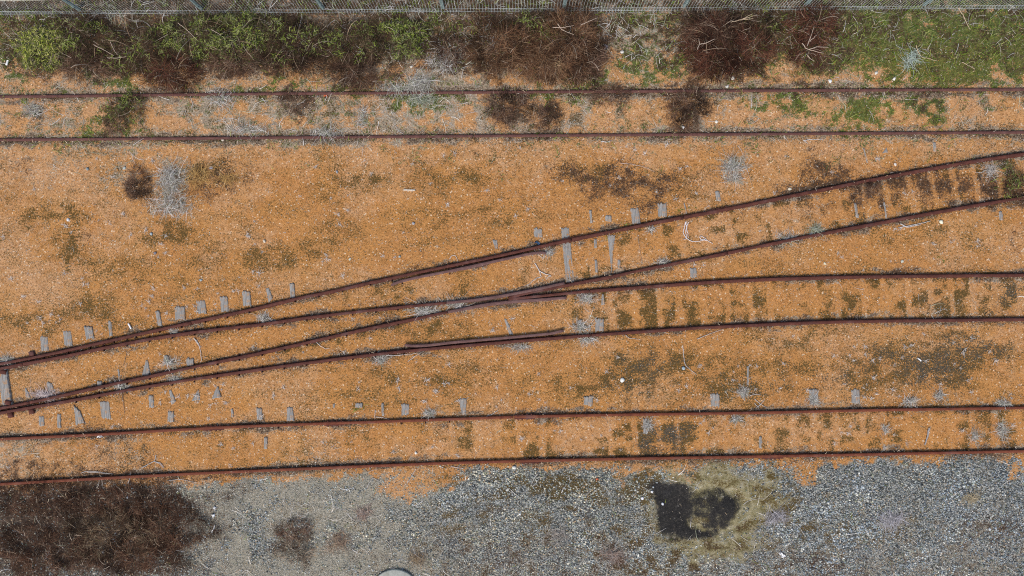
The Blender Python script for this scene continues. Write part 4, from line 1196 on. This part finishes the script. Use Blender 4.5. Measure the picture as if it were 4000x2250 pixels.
stick([tl(0, 1081.9, ((1680, 500), (1800, 490), (1960, 525)), .2533)], .008, GRY, 'curved grey stem below the lowest rail at the left', seed=26)
stick([tl(0, 1081.9, ((370, 135), (330, 180), (285, 245)), .2533)], .008, BRN, 'short brown stick slanting inside the lowest track near the left edge', seed=27)
stick([tl(0, 1081.9, ((510, 1360), (570, 1365), (595, 1325), (600, 1385)), .2533), tl(0, 1081.9, ((570, 1305), (595, 1330)), .2533)], .012, (.62, .42, .28), 'curled orange bark strip in the bottom left brush', seed=28)
stick([tl(644, 1081.9, ((1100, 580), (1130, 510), (1165, 475), (1240, 520)), .2533)], .009, GRY, 'hooked grey stick on the orange patch below the lowest rail', seed=30)
stick([tl(644, 1081.9, ((1590, 385), (1550, 450), (1505, 525)), .2533)], .009, GRY, 'straight grey stick slanting on the orange patch below the lowest rail', seed=31)
stick([tl(644, 1081.9, ((1935, 362), (2060, 382)), .2533)], .009, WHT, 'short white stick below the lowest rail left of the middle joint', seed=32)
stick([tl(1932, 360.6, ((1310, 850), (1420, 830), (1560, 800), (1640, 780))), tl(1932, 360.6, ((1330, 810), (1400, 845), (1540, 815)))], .013, (.55, .52, .49), 'pale split log lying below the lower diverging rail', name='branch', cat='branch', seed=33)
stick([T3((2390, 1100), (2440, 1082), (2510, 1090)), T3((2440, 1130), (2500, 1180), (2565, 1222)), T3((2470, 1215), (2530, 1150), (2540, 1120)), T3((2440, 1170), (2490, 1235))], .009, GRY, 'tangle of grey sticks above the lowest track at the right', name='branch', cat='branch', seed=36)
stick([tl(644, 721.3, ((1200, 1240), (1195, 1340))), tl(644, 721.3, ((1205, 1310), (1270, 1315), (1340, 1335)))], .008, WHT, 'small crossed pale sticks beside the upper rail of the lowest track', seed=41)
stick([T2((1090, 200), (1200, 208), (1290, 228), (1370, 255), (1435, 285))], .007, (.52, .40, .34), 'long thin curved stem on the gravel above the diverging track', seed=43)
stick([tl(644, 721.3, ((1525, 755), (1590, 705), (1665, 662)))], .008, WHT, 'pale stick slanting below the lower check rail', seed=44)
stick([tl(644, 721.3, ((1310, 695), (1430, 690), (1640, 668)))], .008, WHT, 'pale stem lying along the stock rail below the lower check rail', seed=45)
stick([tl(644, 721.3, ((612, 560), (640, 590), (700, 625), (745, 618)))], .008, WHT, 'short pale stem between the inner rail and the stock rail', seed=46)
stick([tl(644, 721.3, ((2310, 1310), (2370, 1285), (2440, 1240)))], .010, GRY, 'grey stick leaning toward the upper rail of the lowest track', seed=47)
stick([tl(644, 360.6, ((1945, 1165), (1965, 1130), (2005, 1128), (2035, 1190)))], .008, WHT, 'white hooped stem above the upper check rail', seed=48)
stick([tl(1932, 0, ((1915, 85), (1960, 150), (1985, 210), (2035, 300)))], .010, TANC, 'long pale stick in the green weeds at the right end', z=.2, seed=50)
stick([tl(1932, 0, ((1490, 460), (1510, 520), (1545, 575), (1620, 590), (1700, 615)))], .009, TANC, 'long bent stick at the lower edge of the green strip', z=.10, seed=51)
stick([tl(1932, 0, ((1950, 625), (2010, 655), (2085, 700)))], .008, TANC, 'straight thin stick on the green strip near the right edge', z=.08, seed=52)
stick([tl(1932, 0, ((355, 1415), (420, 1405), (560, 1400))), tl(1932, 0, ((355, 1415), (400, 1440)))], .008, WHT, 'pale bent stick below the lower siding rail at the right', seed=53)
stick([tl(1288, 0, ((900, 1425), (960, 1430), (1005, 1412)))], .012, WHT, 'short fat white stick below the lower siding rail', seed=54)
stick([tl(1288, 0, ((2200, 225), (2300, 200), (2400, 170), (2470, 150))), tl(1288, 0, ((2300, 200), (2430, 185))), tl(1288, 0, ((2320, 190), (2420, 140)))], .008, TANC, 'fan of pale stems beside the large red-brown bush', z=.35, seed=55)
stick([tl(1932, 1081.9, ((905, -10), (895, 35), (880, 85)), .4482)], .026, (.32, .30, .29), 'thick grey wood splinter in the right of the lowest track', name='stick', seed=58)
stick([tl(644, 560, ((1490, 0), (1600, 2))), ], .001, GRY, 'x') if False else None
# bare branch parts on the bushes that carry them
def bare(i, lines, z, rad=.010, col=(.46, .36, .28)):
    i = [k for k, q in enumerate(SHRUBS) if i in q[6]][0]
    par = shr[i]
    for k, L in enumerate(lines):
        V, F_ = tube(dense(L, z, 10, .4, 700 + i * 7 + k), rad, rad * .5)
        o = link('bare_branch', mesh_np('bare_branch', V - np.array(par.location), F_, M_STRAW, np.array([col] * len(V))), par)
bare('large dark red-brown dead bush', [tl(1288, 0, ((1865, 500), (1885, 445), (1880, 390))), tl(1288, 0, ((1885, 450), (1960, 430), (2045, 390)))], .5)
bare('topped with several long', [tl(1932, 0, ((395, 465), (430, 370), (465, 260))), tl(1932, 0, ((415, 420), (490, 350))), tl(1932, 0, ((345, 435), (380, 490), (450, 510), (560, 540))), tl(1932, 0, ((400, 500), (500, 470), (610, 480))), tl(1932, 0, ((395, 550), (420, 590), (465, 615)))], .38)
bare('tall rust coloured', [tl(1288, 0, ((410, 275), (500, 280), (620, 255))), tl(1288, 0, ((460, 240), (500, 300), (620, 350))), tl(1288, 0, ((690, 255), (780, 210), (860, 180)))], .55, .009)
bare('tall tangled brown', [tl(0, 0, ((940, 450), (1040, 500), (1150, 560))), tl(0, 0, ((1110, 420), (1140, 490), (1180, 550))), tl(0, 0, ((1080, 580), (1180, 585), (1270, 570)))], .5, .008)
bare('leafy dark green bush', [tl(0, 0, ((1790, 230), (1880, 300), (1980, 400))), tl(0, 0, ((2130, 300), (2220, 350), (2260, 320)))], .5, .008)

# ------------------------------------------------------------------ bleached dead weed tufts
def weed_variants(n_):
    out = []
    for k in range(n_):
        r = np.random.default_rng(900 + k)
        m = int(r.integers(8, 16))
        base = np.stack([r.normal(0, .012, m), r.normal(0, .012, m), np.full(m, .010)], 1)
        v, f, c = strands(base, r.uniform(0, 6.283, m), r.uniform(.025, .070, m), r.uniform(.006, .010, m), r.uniform(.005, .045, m), r.normal(0, .8, m),
                          pick([(.58, .53, .48), (.48, .43, .38), (.66, .61, .56), (.46, .38, .31)], m, r), 4, .4)
        out.append(mesh_np('dead_weed', v, f, M_STRAW, c))
    return out
WV = weed_variants(12)
ZONES = [  # x0,x1,y0,y1,count,label,group
 (0, 420, 400, 700, 22, 'small bleached star-shaped weed tuft on the mossy gravel at the far left', 'weed tufts on the gravel at the left'),
 (0, 620, 700, 850, 34, 'small bleached curly weed tuft above the sleeper ends at the lower left', 'weed tufts above the sleeper ends'),
 (600, 1000, 400, 720, 24, 'small white star-shaped weed tuft on the open orange gravel left of centre', 'weed tufts on the open gravel left of centre'),
 (1000, 1500, 370, 600, 12, 'small white weed tuft on the open orange gravel in the middle', 'weed tufts on the open gravel in the middle'),
 (1500, 2300, 360, 520, 22, 'small white weed tuft on the gravel above the diverging rail at the right', 'weed tufts above the diverging rail'),
 (1700, 2560, 560, 700, 18, 'small bleached weed tuft between the diverging and the straight track', 'weed tufts between the diverging and straight track'),
 (350, 1300, 780, 1000, 26, 'small bleached weed tuft among the rails left of the crossing', 'weed tufts among the turnout rails'),
 (700, 1500, 900, 1030, 20, 'small white star-shaped weed tuft between the stock rail and the lowest track', 'weed tufts above the lowest track'),
 (1500, 2050, 840, 1030, 20, 'small white weed tuft on the dark moss right of centre', 'weed tufts on the dark moss'),
 (2050, 2576, 840, 1030, 42, 'small white weed tuft on the dark mossy gravel at the right', 'weed tufts on the dark gravel at the right'),
 (0, 700, 960, 1080, 20, 'small bleached curly weed tuft below the stock rail at the lower left', 'weed tufts below the stock rail'),
 (1300, 2576, 1050, 1140, 26, 'small bleached weed tuft between the rails of the lowest track at the right', 'weed tufts in the lowest track'),
 (0, 1300, 1100, 1180, 12, 'small bleached weed tuft between the rails of the lowest track at the left', 'weed tufts in the lowest track at the left'),
]
for zi, (x0, x1, y0, y1, cnt, lb, grp) in enumerate(ZONES):
    placed = 0
    while placed < cnt:
        X_, Y_ = rng.uniform(x0, x1, 40), rng.uniform(y0, y1, 40)
        F_ = fields(X_, Y_)
        dd = rail_dist(X_, Y_, 'ABCDEFGKIJUL')
        ok = (dd > 12) & (F_['low'] < .2) & (vn(X_ / 70, Y_ / 50, 77) > .35)
        for a, b in zip(X_[ok], Y_[ok]):
            if placed >= cnt:
                break
            P_ = at_ground(np.array([a]), np.array([b]))[0]
            o = link('dead_weed', WV[(placed * 5 + zi) % 12], None, P_)
            o.rotation_euler = (0, 0, rng.uniform(0, 6.28))
            s_ = rng.uniform(.55, 1.25)
            o.scale = (s_, s_, s_)
            tag(o, lb, 'weed', grp)
            placed += 1

# straw tufts heaped against the rails
def tuft(cx, cy, rx, ry, label, pal, n_=220, h=.10):
    r = np.random.default_rng(int(cx * 7 + cy))
    n_ = int(n_ * .62)
    t = r.uniform(0, 6.283, n_); q = r.random(n_) ** .62
    kc = max(3, int(rx * ry / 160))
    lob = 1 + .28 * np.sin(2 * t + cx) + .2 * np.sin(5 * t + cy) + .12 * np.sin(9 * t)
    X_, Y_ = cx + np.cos(t) * q * rx * .85 * lob, cy + np.sin(t) * q * ry * .85 * lob
    cl_ = np.stack([cx + r.normal(0, .45, kc) * rx, cy + r.normal(0, .45, kc) * ry], 1)
    j_ = r.integers(0, kc, n_)
    pull = r.random(n_) ** 2 * .75
    X_, Y_ = X_ + (cl_[j_, 0] - X_) * pull, Y_ + (cl_[j_, 1] - Y_) * pull
    P_ = at_ground(X_, Y_, .01)
    P_[:, 2] += h * (1 - q ** 2) * r.random(n_)
    a_ = np.where(r.random(n_) < .25, np.arctan2(-(Y_ - cl_[j_, 1]), X_ - cl_[j_, 0]), r.uniform(0, 6.283, n_)) + r.normal(0, .8, n_)
    L_ = min(.30, .008 * (rx + ry) * .5 + .06)
    v, f, c = strands(P_, a_, r.uniform(.04, L_ * .85, n_), r.uniform(.005, .010, n_), r.uniform(0, .03, n_), r.normal(0, .9, n_), pick(pal, n_, r, .45), 4, .4)
    C_ = at_ground(np.array([float(cx)]), np.array([float(cy)]))[0]; C_[2] = 0
    o = link('straw_tuft', mesh_np('straw_tuft', v - C_, f, M_STRAW, c), None, C_)
    tag(o, label, 'grass tuft', 'dry grass tufts of the yard')
for a in TUFTS:
    tuft(*a)

# ------------------------------------------------------------------ fence
FY = lambda x: 37.0 - x * (15.4 / 2576)
PX = [-397, -95, 207, 512, 815, 1115.5, 1418, 1719, 2020, 2318, 2618, 2920]
fence = empty('mesh_fence', W(1288, FY(1288), 0))
tag(fence, 'grey welded wire mesh fence with rolled lower edge and green-grey posts along the top', 'fence')
fo = Vector(fence.location)
fang = math.atan2(15.4, 2576)
FZ = .07
for x in PX:
    X_, Y_, _ = W(x, FY(x) - 7, 0)
    V, F_ = tube([(X_, Y_, -.3), (X_, Y_, .7), (X_, Y_, 2.1)], .045, .045, 10)
    p_ = link('post', mesh_np('post', V - np.array(fo), F_, M_POST, None, True), fence)
    V, F_ = box_np(X_, Y_, 2.115, .08, .08, .03, fang)
    cp = link('post_cap', mesh_np('post_cap', np.array(V) - np.array(fo), np.array(F_), M_POST), p_)
    for z in (.35, 1.7):
        V, F_ = box_np(X_, Y_ - .043, z, .05, .02, .05, fang)
        link('clamp', mesh_np('clamp', np.array(V) - np.array(fo), np.array(F_), M_POST), p_)
def wires(paths, r):
    VV, FF, k = [], [], 0
    for P_ in paths:
        V, F_ = tube(P_, r, r, 4)
        VV.append(V); FF.append(F_ + k); k += len(V)
    return np.concatenate(VV), np.concatenate(FF)
for a, b in zip(PX[:-1], PX[1:]):
    a, b = a + 3.5, b - 3.5
    xs = np.linspace(a, b, 41)
    paths = []
    for x in xs:
        X_, Y_, _ = W(x, FY(x), 0)
        paths.append([(X_, Y_ + .005, FZ + .03), (X_, Y_ - .085, FZ + .02), (X_, Y_ - .012, FZ + .15), (X_, Y_, FZ + .22), (X_, Y_, 1.75), (X_, Y_ - .09, 1.85), (X_, Y_, 1.90)])
    for dy, z, in ((-.085, FZ + .02), (.005, FZ + .03), (-.012, FZ + .15), (-.05, FZ + .085), (0, .98), (0, 1.25), (0, 1.5), (0, 1.75), (-.09, 1.85), (0, 1.9)):
        q = [W(x, FY(x), 0) for x in (a - 2, (a + b) / 2, b + 2)]
        paths.append([(u, v_ + dy, z) for u, v_, _ in q])
    V, F_ = wires(paths, .0033)
    link('mesh_panel', mesh_np('mesh_panel', V - np.array(fo), F_, M_WIRE), fence)

# ------------------------------------------------------------------ concrete lid at the bottom edge
lid = empty('pit_lid', W(993, 1496, .08)[:2] + (0,))
tag(lid, 'round grey concrete pit lid cut off by the bottom edge', 'pit lid')
def disc(r_in, r_out, z0, z1, n_=48, bev=.015):
    V, F_ = [], []
    prof = [(r_out, z0), (r_out, z1 - bev), (r_out - bev, z1), (max(r_in, .001), z1)]
    if r_in > 0:
        prof.append((r_in, z0))
    for i in range(n_):
        a = 2 * math.pi * i / n_
        for r_, z in prof:
            V.append((r_ * math.cos(a), r_ * math.sin(a), z))
    k = len(prof)
    for i in range(n_):
        j = (i + 1) % n_
        for m in range(k - 1):
            F_.append((i * k + m, j * k + m, j * k + m + 1, i * k + m + 1))
    return np.array(V), np.array(F_)
n = NT('stained concrete lid')
M_LID = n.done(n.mix(n.ss(n.noise(5, 4), .5, .7, 0, .3), n.ramp(n.noise(30, 4, .7), [(.3, (.34, .34, .28)), (.6, (.48, .48, .41)), (.8, (.58, .57, .5))]), (.20, .20, .13)), .9)
V, F_ = disc(.50, .605, -.1, .035); link('collar', mesh_np('collar', V, F_, M_LID), lid)
V, F_ = disc(0, .625, .038, .085); link('cover', mesh_np('cover', V, F_, M_LID), lid)
for s in (-1, 1):
    V, F_ = tube([(s * .40, -.05, .086), (s * .40, -.03, .11), (s * .40, .03, .11), (s * .40, .05, .086)], .008, .008, 6)
    link('lifting_handle', mesh_np('lifting_handle', V, F_, M_RAIL), lid)

# ------------------------------------------------------------------ small rubbish
def flat_mat(name, c0, c1, rough=.5):
    n_ = NT(name)
    return n_.done(n_.ramp(n_.noise(18, 3), [(.3, c0), (.7, c1)]), rough, .4)
M_WHITE = flat_mat('white plastic and paper', (.66, .66, .64), (.82, .82, .82))
M_BLUE = flat_mat('blue plastic', (.02, .06, .14), (.04, .11, .22), .35)
M_RED = flat_mat('orange red plastic', (.50, .10, .03), (.62, .15, .05))
def crumple(cx, cy, rx, ry, label, mat, name, cat, ang=0, h=.03, seed=0):
    r = np.random.default_rng(seed)
    n_ = 8
    u, v_ = np.meshgrid(np.linspace(-1, 1, n_), np.linspace(-1, 1, n_))
    e = 1 + .25 * r.normal(size=u.shape) * ((np.abs(u) > .9) | (np.abs(v_) > .9))
    x_, y_ = u * rx * .01 * e, v_ * ry * .01 * e
    z_ = h * r.random(u.shape) * (1 - .5 * u * u) + .012
    c, s = math.cos(ang), math.sin(ang)
    V = np.stack([x_ * c - y_ * s, x_ * s + y_ * c, z_], -1).reshape(-1, 3)
    V2 = V.copy(); V2[:, 2] -= .004
    idx = np.arange(n_ * n_).reshape(n_, n_)
    f = np.stack([idx[:-1, :-1], idx[:-1, 1:], idx[1:, 1:], idx[1:, :-1]], -1).reshape(-1, 4)
    ring = np.concatenate([idx[0, :-1], idx[:-1, -1], idx[-1, :0:-1], idx[:0:-1, 0]])
    sd = np.stack([ring, ring + n_ * n_, np.roll(ring, -1) + n_ * n_, np.roll(ring, -1)], 1)
    P_ = at_ground(np.array([float(cx)]), np.array([float(cy)]))[0]
    o = link(name, mesh_np(name, np.concatenate([V, V2]), np.concatenate([f, f[:, ::-1] + n_ * n_, sd]), mat), None, P_)
    tag(o, label, cat)
crumple(251, 1096.5, 7, 3.2, 'crumpled white paper against the upper rail of the lowest track at the left', M_WHITE, 'crumpled_paper', 'litter', .1, .05, 1)
crumple(1967, 1395, 8, 4, 'crumpled white rag on the ballast at the lower right', M_WHITE, 'white_rag', 'litter', -.7, .05, 2)
crumple(538, 1296, 4, 4, 'white scrap at the right edge of the bottom left brush', M_WHITE, 'paper_scrap', 'litter', .3, .05, 3)
crumple(541, 1277, 3, 3, 'smaller white scrap above another at the edge of the bottom left brush', M_WHITE, 'paper_scrap', 'litter', .9, .05, 4)
crumple(262, 1389, 4, 3, 'white scrap lying inside the bottom left brush', M_WHITE, 'paper_scrap', 'litter', .4, .05, 5)
crumple(1352, 611, 6, 2.6, 'dark blue plastic scrap tucked against the diverging rail', M_BLUE, 'plastic_scrap', 'litter', -.5, .05, 6)
crumple(819, 240.5, 5, 2.6, 'orange plastic scrap under the upper siding rail', M_RED, 'plastic_scrap', 'litter', 0, .03, 7)
crumple(1502, 1204.7, 3, 2.2, 'small orange-red plastic chip on the ballast below the lowest rail', M_RED, 'plastic_scrap', 'litter', .5, .02, 8)
def pipe(pts, r_, label, mat, name, cat, z=.03):
    V, F_ = tube([np.array(W(a, b, z)) for a, b in pts], r_, r_, 8)
    c = V.mean(0); c[2] = 0
    o = link(name, mesh_np(name, V - c, F_, mat, None, True), None, c)
    tag(o, label, cat)
pipe([(20, 152), (19, 156), (18, 160), (16, 164)], .022, 'short bent white plastic pipe lying in the straw at the top left', M_WHITE, 'plastic_pipe', 'pipe', .06)
pipe([(323, 814), (326, 819), (330, 827)], .020, 'short white plastic tube standing out above the stock rail at the left', M_WHITE, 'plastic_tube', 'pipe')
pipe([(540, 1322), (538, 1330), (532, 1338)], .012, 'curved white plastic strip beside the bottom left brush', M_WHITE, 'plastic_strip', 'litter', .05)
pipe([(2308, 901), (2313, 904), (2317, 908)], .016, 'short cream rod below the straight track at the right', M_WHITE, 'plastic_rod', 'litter')
n = NT('pale batten wood')
M_BAT = n.done(n.ramp(n.noise(30, 3), [(.3, (.42, .36, .28)), (.7, (.58, .52, .44))]), .85)
V, F_ = box_np(0, 0, 0, .29, .035, .03, 0)
bt = link('wood_batten', mesh_np('wood_batten', V, np.array(F_), M_BAT), None, W(1030, 478, .025))
bt.rotation_euler = (0, 0, -.03)
tag(bt, 'straight pale wooden batten lying alone on the open orange gravel', 'batten')
